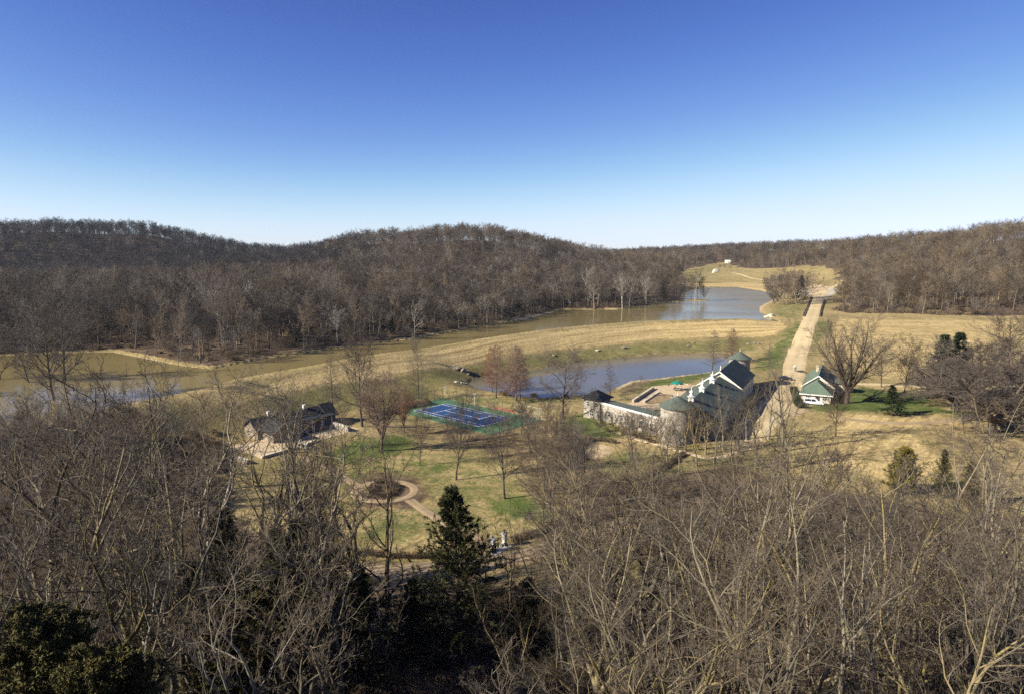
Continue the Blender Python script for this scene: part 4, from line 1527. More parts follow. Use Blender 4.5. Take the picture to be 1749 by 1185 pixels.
def car(name, loc, rz, paint, label, cat, L=4.9, Wd=1.9, van=True):
    t = thing(name, loc, label, cat, rz)
    hw = Wd / 2
    # side outline along x: (x, roof height, half width at roof)
    if van:
        prof = [(-L / 2, .95, .93), (-L / 2 + .06, 1.72, .80), (-L / 2 + .5, 1.82, .78), (.25, 1.82, .78), (.75, 1.66, .78), (1.25, 1.12, .92), (L / 2 - .35, .98, .92), (L / 2, .80, .85)]
    else:
        prof = [(-L / 2, .82, .9), (-L / 2 + .5, .98, .92), (-L / 2 + 1.0, 1.36, .74), (-.3, 1.44, .72), (.5, 1.38, .72), (1.2, .98, .92), (L / 2 - .3, .86, .92), (L / 2, .7, .85)]
    belt = .98 if van else .92
    sec = []
    for x, zr, f in prof:
        zb = min(belt, zr - .02)
        sec.append([(x, -hw * .93, .3), (x, -hw, .55), (x, -hw, zb - .06), (x, -hw * f, zr - .05), (x, -hw * f * .86, zr), (x, hw * f * .86, zr), (x, hw * f, zr - .05), (x, hw, zb - .06), (x, hw, .55), (x, hw * .93, .3)])
    loft(sec).build('body', paint, t)
    g_ = [(-L / 2 + .25, -.75), (-.68, .3)] if van else [(-L / 2 + 1.0, -.25), (-.2, .62)]
    for s in (-1, 1):
        for x0, x1 in g_:
            z0, z1 = belt + .02, (1.68 if van else 1.33)
            y0, y1 = hw * .985, hw * .80
            b = MB()
            xe = x1 + (0.45 if x1 > 0 else 0)
            b.add([(x0, s * (y0 + .02), z0), (xe, s * (y0 + .02), z0), (x1, s * (y1 + .03), z1), (x0 + .05, s * (y1 + .03), z1), (x0, s * (y0 - .1), z0), (xe, s * (y0 - .1), z0), (x1, s * (y1 - .1), z1), (x0 + .05, s * (y1 - .1), z1)],
                  [(0, 1, 2, 3), (7, 6, 5, 4), (0, 4, 5, 1), (1, 5, 6, 2), (2, 6, 7, 3), (3, 7, 4, 0)])
            b.build('side_window', M['glass'], t)
        b = MB()
        b.box(L / 2 - .12, L / 2 + .02, s * hw * .62 - .18, s * hw * .62 + .18, .62, .8)
        b.build('headlight', M['lamp'], t)
        b = MB()
        b.box(-L / 2 - .02, -L / 2 + .08, s * hw * .8 - .1, s * hw * .8 + .1, .8, 1.1)
        b.build('tail_light', M['redlamp'], t)
        MB().box(.62, .82, s * (hw + .02) - .08, s * (hw + .02) + .08, belt, belt + .16).build('mirror', paint, t)
        for x in (-L / 2 + .95, L / 2 - .95):
            b = MB()
            vs = []
            fs = []
            n = 20
            y0, y1 = s * (hw - .24), s * (hw + .01)
            for yy, rr in ((y0, .34), (y1, .34), (y1, .2)):
                vs += [(x + rr * math.cos(2 * math.pi * i / n), yy, .34 + rr * math.sin(2 * math.pi * i / n)) for i in range(n)]
            for j in (0, 1):
                fs += [(j * n + i, j * n + (i + 1) % n, (j + 1) * n + (i + 1) % n, (j + 1) * n + i) for i in range(n)]
            fs += [tuple(range(n))]
            b.add(vs, fs)
            wo = b.build('wheel', M['rubber'], t)
            b = MB()
            vs = [(x + .2 * math.cos(2 * math.pi * i / n), y1 - s * .02, .34 + .2 * math.sin(2 * math.pi * i / n)) for i in range(n)] + [(x, y1 + s * .015, .34)]
            b.add(vs, [(i, (i + 1) % n, n) for i in range(n)])
            b.build('rim', M['metal'], wo)
    xa, xb, za, zb2 = (.80, 1.24, 1.62, 1.15) if van else (.56, 1.16, 1.34, 1.0)
    b = MB()
    b.add([(xa, -hw * .68, za + .03), (xa, hw * .68, za + .03), (xb, hw * .8, zb2 + .03), (xb, -hw * .8, zb2 + .03), (xa - .1, -hw * .68, za - .08), (xa - .1, hw * .68, za - .08), (xb - .1, hw * .8, zb2 - .08), (xb - .1, -hw * .8, zb2 - .08)],
          [(0, 1, 2, 3), (7, 6, 5, 4), (0, 4, 5, 1), (1, 5, 6, 2), (2, 6, 7, 3), (3, 7, 4, 0)])
    b.build('windscreen', M['glass'], t)
    MB().box(L / 2 - .1, L / 2 + .06, -hw * .9, hw * .9, .36, .56).build('bumper', M['metal_dark'] if not van else paint, t)
    MB().box(-L / 2 - .08, -L / 2 + .1, -hw * .9, hw * .9, .36, .58).build('bumper', M['metal_dark'] if not van else paint, t)
    return t


p = g(1389.5, 690)
car('parked_car', (p[0], p[1], p[2] + .02), R(-22), M['car_white'], 'white sport utility vehicle parked before the cream house', 'car', 5.3, 2.0)
p = g(1341, 649)
car('parked_car', (p[0], p[1], p[2] + .1), R(-10), M['car_dark'], 'dark car parked at the dam end of the drive', 'car', 4.6, 1.8, van=False)
p = g(1357.5, 634)
t = thing('drive_pillar', tuple(p), 'white stone pillar with ball at the end of the gravel drive', 'pillar')
MB().box(-.45, .45, -.45, .45, -.5, 1.7).build('shaft', M['stone'], t)
MB().box(-.55, .55, -.55, .55, 1.7, 1.85).build('cap', M['white'], t)
MB().lathe([(.1, 1.85), (.3, 2.05), (.3, 2.2), (.05, 2.42)], 12).build('ball', M['white'], t)
p = g(1362, 636)
q = g(1377, 637)
t = thing('low_barrier', tuple(p), 'low dark timber barrier right of the white drive pillar', 'barrier', math.atan2(q[1] - p[1], q[0] - p[0]))
L = float(np.hypot(*(q - p)[:2]))
MB().box(0, L, -.12, .12, .35, .75).build('rail', M['wood_dark'], t)
for k in range(4):
    MB().box(k * L / 3 - .1, k * L / 3 + .1, -.11, .11, -.4, .35).build('post', M['wood_dark'], t)
t = thing('bench', tuple(g(1490, 684)), 'dark wooden garden bench on the grass behind the green bush', 'bench', R(10))
MB().box(-.9, .9, -.25, .25, .42, .5).build('seat', M['wood_dark'], t)
MB().box(-.9, .9, .22, .3, .5, 1.0).build('backrest', M['wood_dark'], t)
for sx in (-.8, .8):
    MB().box(sx - .06, sx + .06, -.22, .28, 0, .42).build('leg', M['wood_dark'], t)

# guard rails where the road leaves the dam
for nm, a, b_ in (('left', ((1384, 510), (1380, 524), (1371, 543))), ('right', ((1408, 517), (1402, 529), (1400, 543)))) if False else ():
    pass


def guard_rail(pts, label):
    W = gp(*pts)
    S = resample(W[:, :2], 3.0)
    z = height(S)
    t = thing('guard_rail', (S[0][0], S[0][1], z[0]), label, 'guard rail')
    rail = MB()
    for i in range(len(S)):
        a = (S[i][0] - S[0][0], S[i][1] - S[0][1], z[i] - z[0])
        MB().box(a[0] - .14, a[0] + .14, a[1] - .14, a[1] + .14, a[2] - .5, a[2] + 1.15).build('post', M['wood_dark'], t)
        if i:
            for hh in (.45, .9):
                rail.bar((pa[0], pa[1], pa[2] + hh), (a[0], a[1], a[2] + hh), .16, 6)
        pa = a
    rail.build('rail', M['wood_dark'], t)
    return t


guard_rail(((1386, 508), (1380, 523), (1372, 541)), 'dark timber guard rail on the lake side of the dam road')
guard_rail(((1408, 514), (1403, 527), (1400, 541)), 'dark timber guard rail on the wooded side of the dam road')

# far little house
p = g(1243, 449)
t = thing('far_house', tuple(p), 'tiny white house at the far end of the meadow', 'house', R(-20))
w = MB()
w.add([(-8, -5, -3), (8, -5, -3), (8, 5, -3), (-8, 5, -3), (-8, -5, 4.5), (8, -5, 4.5), (8, 5, 4.5), (-8, 5, 4.5), (-8, 0, 7.4), (8, 0, 7.4)],
      [(3, 2, 1, 0), (0, 1, 5, 4), (2, 3, 7, 6), (1, 2, 6, 9, 5), (3, 0, 4, 8, 7), (4, 5, 9, 8), (6, 7, 8, 9)])
w.build('wall', M['white'], t)
MB().slab([(-8.6, -5.6, 4.4), (8.6, -5.6, 4.4), (8.6, 0, 7.7), (-8.6, 0, 7.7)], .25).slab([(-8.6, 5.6, 4.4), (8.6, 5.6, 4.4), (8.6, 0, 7.7), (-8.6, 0, 7.7)], .25).build('roof', M['metal'], t)
MB().box(2, 5, -5.08, -5, 0, 3).build('door', M['wood_dark'], t)
for x in (-5, -2):
    window(t, x, -5, 1.2, 1.3, 1.5, 'y-')
t.scale = (.55, .55, .55)

# ---- tennis court: axes along the sidelines
cA, cB = np.array(gz(762, 688, .45)), np.array(gz(871, 712, .45))
cd = (cB - cA) / np.linalg.norm(cB - cA)
cn = np.array([cd[1], -cd[0]])          # towards the viewer side
Lc = 26.6
Wc = 12.3
cz = .30
co = cA
cang = math.atan2(cd[1], cd[0])
court = thing('tennis_court', (co[0], co[1], cz), 'blue tennis court with green surround and white lines', 'tennis court', cang)
# local x along, local y away from the viewer (viewer side is -y)
MB().box(-6.4, Lc + 7.2, -Wc - 3.8, 4.4, -.8, 0).build('surround', M['court_green'], court)
MB().box(-.05, Lc + .05, -Wc - .05, .05, .004, .008).build('playing_surface', M['court_blue'], court)
ln = MB()
t_ = .085


def line(x0, x1, y0, y1):
    ln.box(x0, x1, y0, y1, .0125, .016)


k = Lc / 23.77
sx, sy = 1.37 * k, 1.37 * k
for y in (0, -Wc):
    line(0, Lc, y - t_, y + t_)
for x in (0, Lc):
    line(x - t_, x + t_, -Wc + t_, -t_)
for y in (-sy, -Wc + sy):
    line(t_, Lc - t_, y - t_, y + t_)
for x in (5.485 * k, Lc - 5.485 * k):
    line(x - t_, x + t_, -Wc + sy + t_, -sy - t_)
line(5.485 * k + t_, Lc - 5.485 * k - t_, -Wc / 2 - t_, -Wc / 2 + t_)
ln.build('line_marking', M['line'], court)

net = thing('tennis_net', tuple(co + cd * Lc / 2) + (cz + .02,), 'low dark tennis net across the middle of the blue court', 'net', cang)
nb = MB()
for i in range(61):
    y = .7 - (Wc + 1.4) * i / 60
    nb.box(-.008, .008, y - .008, y + .008, .05, 1.0)
for zz in np.arange(.08, 1.0, .09):
    nb.box(-.006, .006, -Wc - .7, .7, zz, zz + .012)
nb.build('netting', M['metal_dark'], net)
MB().box(-.03, .03, -Wc - .7, .7, 1.0, 1.07).build('tape', M['white'], net)
for y in (.75, -Wc - .75):
    MB().lathe([(.06, 0), (.06, 1.15), (.02, 1.2)], 10, (0, y)).build('post', M['metal_dark'], net)


def chain_fence(name, pts, h, label, step=3.2, metal='metal'):
    P = [np.array(p) for p in pts]
    t = thing(name, (P[0][0], P[0][1], cz), label, 'fence')
    rail, mesh = MB(), MB()
    for a, b_ in zip(P[:-1], P[1:]):
        L = float(np.linalg.norm(b_ - a))
        n = max(1, round(L / step))
        for i in range(n + (b_ is P[-1])):
            q = a + (b_ - a) * i / n - P[0]
            MB().lathe([(.05, -.5), (.05, h + .05), (.01, h + .1)], 8, tuple(q)).build('post', M[metal], t)
        a0, b0 = a - P[0], b_ - P[0]
        for zz in (.1, h):
            rail.bar((a0[0], a0[1], zz), (b0[0], b0[1], zz), .03 if zz > 1 else .012)
        d = (b_ - a) / L
        m = int(L / .36)
        for i in range(m):
            x0 = a0 + d * (L * i / m)
            for sgn in (1, -1):
                # diagonal wires of the mesh
                run = min(h, L)
                x1s = x0 + d * sgn * run
                s_end = np.dot(x1s - a0, d)
                f = 1.0
                if s_end < 0:
                    f = np.dot(x0 - a0, d) / run
                elif s_end > L:
                    f = (L - np.dot(x0 - a0, d)) / run
                if f > .02:
                    x1 = x0 + d * sgn * run * f
                    mesh.bar((x0[0], x0[1], .1), (x1[0], x1[1], .1 + h * f), .0035, 3)
    rail.build('rail', M[metal], t)
    mesh.build('mesh_panel', M[metal], t)
    return t


def cw(x, y):
    return co + cd * x - cn * y


chain_fence('chain_link_fence', (cw(Lc - 2.0, 4.1), cw(Lc + 6.9, 4.1), cw(Lc + 6.9, -3.0)), 3.0, 'tall pale chain link fence round the pond side corner of the court')
chain_fence('chain_link_fence', (cw(Lc - 7.5, 4.1), cw(-6.1, 4.1), cw(-6.1, -Wc - 3.5)), 3.0, 'dark chain link fence along the back and left end of the court', metal='fence_green')
p = co + cd * 6 - cn * 2.6
for bx_, by_, tp, lb in ((810.5, 691, 672, 'tall white floodlight mast behind the middle of the court'), (760.5, 672, 660, 'short white post left of the tall court mast')):
    q = g(bx_, by_)
    hh = topz(bx_, tp, q[1]) - q[2]
    t = thing('light_mast', (q[0], q[1], q[2] - .1), lb, 'mast')
    MB().lathe([(.09, 0), (.06, hh)], 8).build('pole', M['white'], t)
    MB().box(-.5, .5, -.15, .15, hh, hh + .18).build('lamp_head', M['metal'], t)
q0 = cw(Lc - 6.4, 6.2)
b = MB()
cl = [cw(Lc - 13, 4.8), cw(Lc - 4, 4.8), cw(Lc - 3, 7.5), cw(Lc - 12, 8.5)]
b.prism([tuple(x) for x in cl], cz - .7, cz - .03)
tag(b.build('clay_pad', M['red_clay']), 'small patch of red clay behind the court fence', None, None, 'structure')
t = thing('bench', tuple(cw(Lc - 4.5, 6.0)) + (cz - .03,), 'dark bench on the red clay behind the court', 'bench', cang)
MB().box(-1.0, 1.0, -.22, .22, .42, .5).build('seat', M['wood_dark'], t)
MB().box(-1.0, 1.0, .2, .27, .5, .95).build('backrest', M['wood_dark'], t)
for sx_ in (-.85, .85):
    MB().box(sx_ - .06, sx_ + .06, -.2, .25, 0, .42).build('leg', M['wood_dark'], t)

# ---- pool house and terrace: local y along the ridge (away), local x towards the lawn
PO = np.array([-46.8, 170.2])
PA = math.atan2(.66, .75)
zp = 2.02
ph = thing('pool_house', (PO[0], PO[1], zp), 'long low pool house with black shingle roof behind the terrace', 'building', -PA)
w = MB()
gable_walls(w, 3.0, -21, 0, -1.2, 2.5, 4.7)
w.build('wall', M['stone_dark'], ph)
r = MB()
gable_roof(r, 3.0, -21, -3.2, 2.5, 4.5, .5, .2)
gable_roof(r, 3.0, -2.2, 0, 2.7, 4.9, .7, .2)
r.build('roof', M['roof_dark'], ph)
w = MB()
w.box(3.01, 8.2, -20.0, -14.5, -1.2, 2.3)
w.build('wing_wall', M['stone_dark'], ph)
r = MB()
r.slab([(2.2, -20.6, 2.25), (8.8, -20.6, 2.25), (8.8, -17.25, 4.2), (2.2, -17.25, 4.2)], .2).slab([(2.2, -13.9, 2.25), (8.8, -13.9, 2.25), (8.8, -17.25, 4.2), (2.2, -17.25, 4.2)], .2)
r.build('wing_roof', M['roof_dark'], ph)
for y in (-2, -4.8, -7.6, -10.4, -13):
    MB().lathe([(.22, 0), (.16, .15), (.15, 2.4), (.24, 2.55)], 12, (4.3, y)).build('column', M['white'], ph)
MB().slab([(2.9, -13.8, 2.9), (4.7, -13.8, 2.72), (4.7, -1.2, 2.72), (2.9, -1.2, 2.9)], .16).build('porch_roof', M['roof_dark'], ph)
for y in (-3.4, -6.2, -9.0, -11.8):
    window(ph, 3.0, y, .3, 1.2, 1.9, 'x+')
for y in (-7, -16.5):
    MB().box(-.3, .3, y - .3, y + .3, 4.2, 5.4).box(-.36, .36, y - .36, y + .36, 5.4, 5.5).build('chimney', M['white'], ph)


def pw(x, y):
    return PO + np.array([.75, -.66]) * x + np.array([.66, .75]) * y


tz = zp - .02
b = MB()
ter = [pw(3.1, .5), pw(12.5, .5), pw(14.0, -12.7), pw(16.5, -27.5), pw(3.1, -27.5)]
b.prism([tuple(q) for q in ter], tz - 2.5, tz)
tag(b.build('terrace', M['patio']), 'tan paved terrace round the covered swimming pool', None, None, 'structure')
pool = thing('swimming_pool', tuple(pw(5.2, -13.4)) + (tz,), 'long swimming pool under a dark winter cover on the terrace', 'pool', -PA)
MB().box(0, 3.6, 0, 12.6, .02, .06).build('cover', M['pool'], pool)
b = MB()
b.box(-.35, 0, -.35, 12.95, .005, .11).box(3.6, 3.95, -.35, 12.95, .005, .11).box(0, 3.6, -.35, 0, .005, .11).box(0, 3.6, 12.6, 12.95, .005, .11)
b.build('coping', M['rock_pale'], pool)


def wall_w(name, A, B, h, th, mat, label, z):
    L = float(np.hypot(*(B - A)))
    t = thing(name, (A[0], A[1], z), label, 'wall', math.atan2(B[1] - A[1], B[0] - A[0]))
    MB().box(0, L, -th / 2, th / 2, -2.0, h - .12).build('wall', mat, t)
    MB().box(-.05, L + .05, -th / 2 - .06, th / 2 + .06, h - .12, h).build('coping', M['rock_pale'], t)
    return t


wall_w('terrace_wall', pw(14.0, -12.7), pw(15.3, -17.6), .45, .5, M['stone_tan'], 'low terrace edge wall on the court side of the steps', tz)
wall_w('terrace_wall', pw(15.7, -20.4), pw(16.5, -27.4), .45, .5, M['stone_tan'], 'low terrace edge wall on the near side of the steps', tz)
wall_px('garden_wall', (567, 728), (596, 737), 1.3, .6, M['stone'], 'pale stone garden wall at the court end of the terrace')
wall_px('garden_wall', (398, 782), (424, 793), 1.0, .5, M['stone'], 'pale stone wall fragment at the near end of the terrace')
sa, sb = pw(15.4, -17.7), pw(15.7, -20.3)
st = thing('terrace_steps', (sa[0], sa[1], tz), 'dark timber steps leading from the terrace down to the footpath', 'steps', math.atan2(sb[1] - sa[1], sb[0] - sa[0]))
for k in range(5):
    MB().box(.1, 2.5, .02 + k * .36, .38 + k * .36, -.9, -.05 - k * .17).build('tread', M['wood_dark'], st)
for k, (fx, fy, lb) in enumerate(((-.2, -.2, 'far upper'), (-.2, 1.7, 'far lower'), (2.8, -.2, 'near upper'), (2.8, 1.7, 'near lower'))):
    d1 = unit((sb - sa)[None])[0]
    d2 = np.array([-d1[1], d1[0]])
    q = sa + d1 * fx + d2 * fy
    t = thing('newel_pillar', (q[0], q[1], H(*q)), '%s white pillar flanking the dark terrace steps' % lb, 'pillar', 0, 'white pillars of the terrace steps')
    hh = max(1.2, tz + 1.5 - H(*q)) - (.6 if 'lower' in lb else 0)
    MB().box(-.24, .24, -.24, .24, -.5, hh).build('shaft', M['white'], t)
    MB().box(-.32, .32, -.32, .32, hh, hh + .14).build('cap', M['white'], t)

# ---- gate pillars and slab
ga, gb_ = g(841.5, 942), g(861, 932)
gd = (gb_ - ga)[:2]
gang = math.atan2(gd[1], gd[0])
gl = float(np.hypot(*gd))
t = thing('gate_slab', (ga[0], ga[1], max(ga[2], gb_[2])), 'white stone threshold slab lying between the gate pillars', 'slab', gang)
MB().box(-.7, gl + .6, -1.2, -.2, -.5, .12).build('slab', M['gate_white'], t)
MB().box(-.4, gl + .3, -.2, .5, -.5, .2).build('step', M['rock_pale'], t)
for p_, lb in ((ga, 'white gate pillar nearer the tall cedar, with dark finial'), (gb_, 'white gate pillar farther from the tall cedar, with dark finial')):
    hh = 2.0
    t = thing('gate_pillar', tuple(p_), lb, 'pillar', gang, 'gate pillars')
    MB().box(-.32, .32, -.32, .32, -.4, hh).box(-.4, .4, -.4, .4, -.4, .35).build('shaft', M['gate_white'], t)
    MB().box(-.44, .44, -.44, .44, hh, hh + .16).build('cap', M['gate_white'], t)
    MB().lathe([(.08, hh + .16), (.15, hh + .28), (.18, hh + .4), (.1, hh + .55), (.02, hh + .7)], 10).build('finial', M['metal_dark'], t)


def hedge(pts, w, h, mat, label, seed, closed=False, dens=260):
    """clipped hedge: twigs and blades packed through its whole volume along a line"""
    W = gp(*pts)[:, :2]
    S = resample(W, .6)
    rg = np.random.default_rng(seed)
    L = np.linalg.norm(np.diff(S, axis=0), axis=1).sum()
    n = int(L * dens * w * h)
    i = rg.integers(0, len(S) - 1, n)
    f = rg.random((n, 1))
    c = S[i] * (1 - f) + S[i + 1] * f
    T = unit(S[i + 1] - S[i])
    Nn = np.stack([T[:, 1], -T[:, 0]], 1)
    off = rg.uniform(-1, 1, (n, 1)) * w / 2
    xy = c + Nn * off
    hz = height(S)
    lump = .82 + .28 * np.sin(i * .55 + seed) * np.sin(i * .23) + .14 * np.sin(i * 1.7)
    z = hz[i] + rg.random(n) ** .8 * h * lump * (1 + .25 * rg.random(n) ** 6)
    pos = np.column_stack([xy, z])
    ax = rg.normal(size=(n, 3)) + np.array([0, 0, .6])
    V, T_ = blades(rg, pos, ax, .32 * rg.uniform(.5, 1.3, n), .035 * rg.uniform(.6, 1.3, n))
    base = np.array([S[0][0], S[0][1], hz[0]])
    me = mesh_np('hedge', V - base, None, T_)
    me.materials.append(mat)
    o = link('hedge', me)
    o.location = base
    return tag(o, label, 'hedge')


hedge(((600, 946), (660, 950), (720, 952), (765, 948)), 1.3, .85, M['hedge'], 'long low brown hedge between the lawn and the lower lane', 5)
hedge(((874, 926), (905, 916), (940, 902), (975, 886)), 1.3, .9, M['hedge'], 'brown hedge running from the gate pillars towards the wood', 6)
hedge(((1052, 757), (1020, 752), (998, 756), (989, 768), (992, 780), (1004, 787)), 1.1, 1.0, M['hedge'], 'curved brown hedge round the mulched garden circle', 7)
hedge(((1108, 816), (1130, 802), (1152, 788), (1168, 776)), 1.2, .95, M['hedge'], 'straight brown hedge below the stone walk', 8)
hedge(((1355, 667), (1362, 690), (1370, 697)), 2.0, 1.6, M['hedge_green'], 'dark evergreen hedge at the drive side of the house', 9)
hedge(((640, 826), (655, 823), (672, 828), (678, 838), (668, 846), (650, 847), (637, 840), (638, 830)), 1.2, .7, M['hedge'], 'low ring of brown shrubs inside the round garden path', 10)
hedge(((668, 706), (690, 698), (715, 693), (735, 690)), 3.0, 1.5, M['hedge'], 'loose brown thicket at the left end of the court', 11, dens=110)
hedge(((1060, 742), (1080, 743), (1120, 757)), 1.2, .8, M['hedge'], 'low brown shrubs planted below the long stone wing', 12, dens=160)
# ------------------------------------------------------------------ tree kinds
for k in range(4):
    add_proto('vase', bare_tree(100 + k, 16, stems=(3, 4, 5, 4)[k], trunk_r=.35, fork=.16, limbs=8, limb_ang=38, limb_len=.38, shape='vase', b2=7, b3=5, b4=4, wig=.15, up=.06, twig_r=.0125,
                                spread=26, sides=(8, 6, 4, 3), segs=(10, 6, 4, 2)), 16, M['bark_near'])
for k in range(4):
    add_proto('wavy', bare_tree(130 + k, 16, stems=(1, 2, 3, 2)[k], trunk_r=.34, fork=.22, limbs=(10, 7, 6, 7)[k], limb_ang=40, limb_len=.42, shape='vase', b2=6, b3=5, b4=4, wig=.20, up=.12, twig_r=.014,
                                spread=22, sides=(8, 6, 4, 3), segs=(12, 8, 5, 2), first=.28), 16, M['bark_near'])
for k in range(3):
    add_proto('park', bare_tree(160 + k, 12, stems=1, trunk_r=.2, limbs=19, limb_ang=46, limb_len=.46, shape='round', b2=9, b3=7, b4=3, wig=.08, up=.07, twig_r=.018, first=.2), 12, M['bark_park'])
for k in range(2):
    add_proto('spread', bare_tree(170 + k, 16, stems=1, trunk_r=.36, limbs=19, limb_ang=58, limb_len=.52, shape='round', b2=10, b3=8, b4=4, wig=.09, up=.045, twig_r=.02, first=.2), 16, M['bark_park'])
for k in range(2):
    add_proto('broad', bare_tree(180 + k, 13, stems=6, trunk_r=.5, fork=.13, limbs=12, limb_ang=52, limb_len=.42, shape='vase', b2=11, b3=9, b4=6, wig=.11, up=.03, twig_r=.019, spread=58), 13, M['bark_blush'])
add_proto('elm', bare_tree(190, 15, stems=9, trunk_r=.5, fork=.16, limbs=9, limb_ang=36, limb_len=.40, shape='vase', b2=9, b3=8, b4=2, wig=.05, up=.03, twig_r=.014, spread=44), 15, M['bark_blush'])
add_proto('redstem', bare_tree(195, 11, stems=6, trunk_r=.24, fork=.16, limbs=10, limb_ang=32, limb_len=.38, shape='vase', b2=8, b3=7, b4=3, wig=.10, up=.08, twig_r=.016, spread=30), 11, M['bark_red'])
for k in range(3):
    add_proto('cypress', cypress(200 + k, 16, 4.3, n=75, b2=9, b3=5, twig_r=.018), 16, M['bark_park'])
for k in range(2):
    add_proto('redcypress', cypress(210 + k, 16, 4.8, n=110, b2=10, b3=7, twig_r=.019), 16, M['bark_red'])
for k in range(4):
    add_proto('sycamore', bare_tree(220 + k, 20, stems=(1, 2, 1, 2)[k], trunk_r=.34, fork=.3, limbs=13, limb_ang=44, limb_len=.36, shape='round', b2=7, b3=5, b4=0, wig=.13, up=.05, twig_r=.03, spread=16, first=.3), 20, M['bark_pale'])
for k in range(7):
    WOODT = bare_tree(240 + k, 18, stems=(1, 1, 1, 2, 1, 1, 2)[k], trunk_r=.25, fork=.34, limbs=(13, 11, 14, 8, 12, 15, 7)[k], limb_ang=(46, 42, 54, 38, 46, 56, 40)[k], limb_len=(.36, .33, .4, .33, .35, .38, .33)[k], shape='round',
                                b2=9, b3=10, b4=0, wig=.10, up=.05, twig_r=.029, sides=(5, 3, 3, 3), segs=(6, 3, 2, 1), spread=16, first=(.42, .5, .38, .3, .46, .4, .3)[k])
    add_proto('wood', WOODT, 18, M['bark_wood'], single=True)
    add_proto('darkened_wood', WOODT, 18, M['bark_darkened'], single=True)
    add_proto('goldwood', WOODT, 18, M['bark_gold'], single=True)
for k in range(3):
    add_proto('thicket', bare_tree(260 + k, 9, stems=7, trunk_r=.12, fork=.05, limbs=8, limb_ang=34, limb_len=.4, shape='vase', b2=7, b3=5, b4=0, wig=.10, up=.06, twig_r=.024, sides=(4, 3, 3, 3), segs=(5, 3, 2, 1), spread=34), 9, M['bark_wood'], single=True)
for k in range(3):
    add_conifer('cedar', conifer(300 + k, 17, (6.0, 5.4, 5.4)[k], n_br=190, per=27, blade=(.27, .034), ragged=.45, first=.06, power=(.92, .75, .75)[k], rise=64, droop=.02, spray=.32), 17, M['bark_cedar'], M['cedar'])
for k in range(2):
    add_conifer('juniper', conifer(310 + k, 9, 3.4, n_br=190, per=60, blade=(.17, .028), ragged=.3, first=.03, power=.45, rise=58), 9, M['bark_cedar'], M['juniper'])
for k in range(2):
    add_conifer('pine', conifer(320 + k, 12, 4.0, n_br=72, per=26, blade=(.5, .045), ragged=.3, first=.05, power=1.0, rise=78, droop=-.05, spray=.3, flat=.45), 12, M['bark_cedar'], M['pine'])
add_conifer('golden', conifer(330, 9, 3.2, n_br=150, per=30, blade=(.3, .05), ragged=.3, first=.04, power=.55, rise=60), 9, M['bark_cedar'], M['golden'])

# ------------------------------------------------------------------ park and valley trees, one by one
PX = plant_px
PX('flooded_tree', 'spread', 96, 700, 530, 'bare dark tree standing in the flooded lake, nearer of two', sxy=.75, variant=0)
PX('flooded_tree', 'spread', 113, 664, 538, 'bare dark tree standing in the flooded lake, farther of two', sxy=.75, variant=1)
PX('flooded_tree', 'park', 54, 668, 570, 'smaller bare tree in the flooded lake left of the tall pair', sxy=.9)
PX('flooded_tree', 'park', 5, 662, 560, 'bare tree in the flooded lake at the picture edge', sxy=1.1)
PX('cypress_tree', 'cypress', 569, 716, 607, 'bare cypress with straight dark trunk beside the black roofed pool house')
PX('oak_tree', 'spread', 619, 728, 578, 'tall spreading bare tree between pool house and tennis court', sxy=.62)
PX('red_tree', 'redstem', 651, 769, 650, 'reddish bare tree with many rising stems on the green lawn')
PX('cypress_tree', 'cypress', 715, 680, 592, 'bare cypress behind the left end of the tennis court')
PX('park_tree', 'park', 717, 794, 690, 'slim bare tree left of the round crowned tree below the court', sxy=.6)
PX('park_tree', 'park', 779, 819, 694, 'bare round crowned tree standing right below the tennis court', sxy=.85)
PX('park_tree', 'park', 862, 851, 712, 'bare round crowned tree above the bright green grass patch', sxy=.9)
PX('bald_cypress', 'redcypress', 840, 669, 592, 'rust tinted cypress on the pond shore, left one of the left pair', sxy=1.1)
PX('bald_cypress', 'redcypress', 847, 679, 588, 'rust tinted cypress on the pond shore, right one of the left pair', sxy=1.1)
PX('bald_cypress', 'redcypress', 881, 684, 588, 'rust tinted cypress on the pond shore, left one of the right pair', sxy=1.15)
PX('bald_cypress', 'redcypress', 888, 681, 594, 'rust tinted cypress on the pond shore, right one of the right pair', sxy=1.1)
PX('grey_tree', 'spread', 961, 714, 608, 'broad grey bare tree between the tennis court and the pavilion', sxy=1.0)
PX('cypress_tree', 'cypress', 1042, 685, 615, 'bare cypress on the pond bank behind the dark roofed pavilion')
PX('cypress_tree', 'cypress', 1216, 636, 564, 'bare cypress on the pond bank behind the barn', sxy=1.1)
PX('bald_cypress', 'redcypress', 1249, 622, 561, 'dense rust coloured cypress left of the far round tower', sxy=1.2)
PX('park_tree', 'park', 1014, 717, 672, 'small dark bare tree in front of the pavilion', sxy=.6)
PX('park_tree', 'park', 944, 873, 730, 'tall slim bare tree on the brown leaf litter right of the lawn', sxy=.7)
PX('park_tree', 'park', 918, 805, 722, 'slender bare tree on the leaf litter below the court corner', sxy=.7)
PX('park_tree', 'park', 985, 830, 735, 'slender bare tree below the mulched garden circle', sxy=.7)
for bx_, by_, ty in ((905, 770, 702), (930, 755, 692), (955, 802, 712), (972, 852, 738), (1002, 868, 752), (928, 892, 764), (890, 742, 684)):
    PX('young_tree', 'park', bx_, by_, ty, 'young bare tree in the loose stand on the leaf litter right of the lawn', group='young trees right of the lawn', sxy=.85)
PX('young_tree', 'redstem', 690, 738, 668, 'small reddish bare tree at the brown thicket left of the court', sxy=.8)
PX('young_tree', 'park', 590, 762, 700, 'young bare tree on the green lawn between the garden wall and the red stemmed tree', sxy=.7)
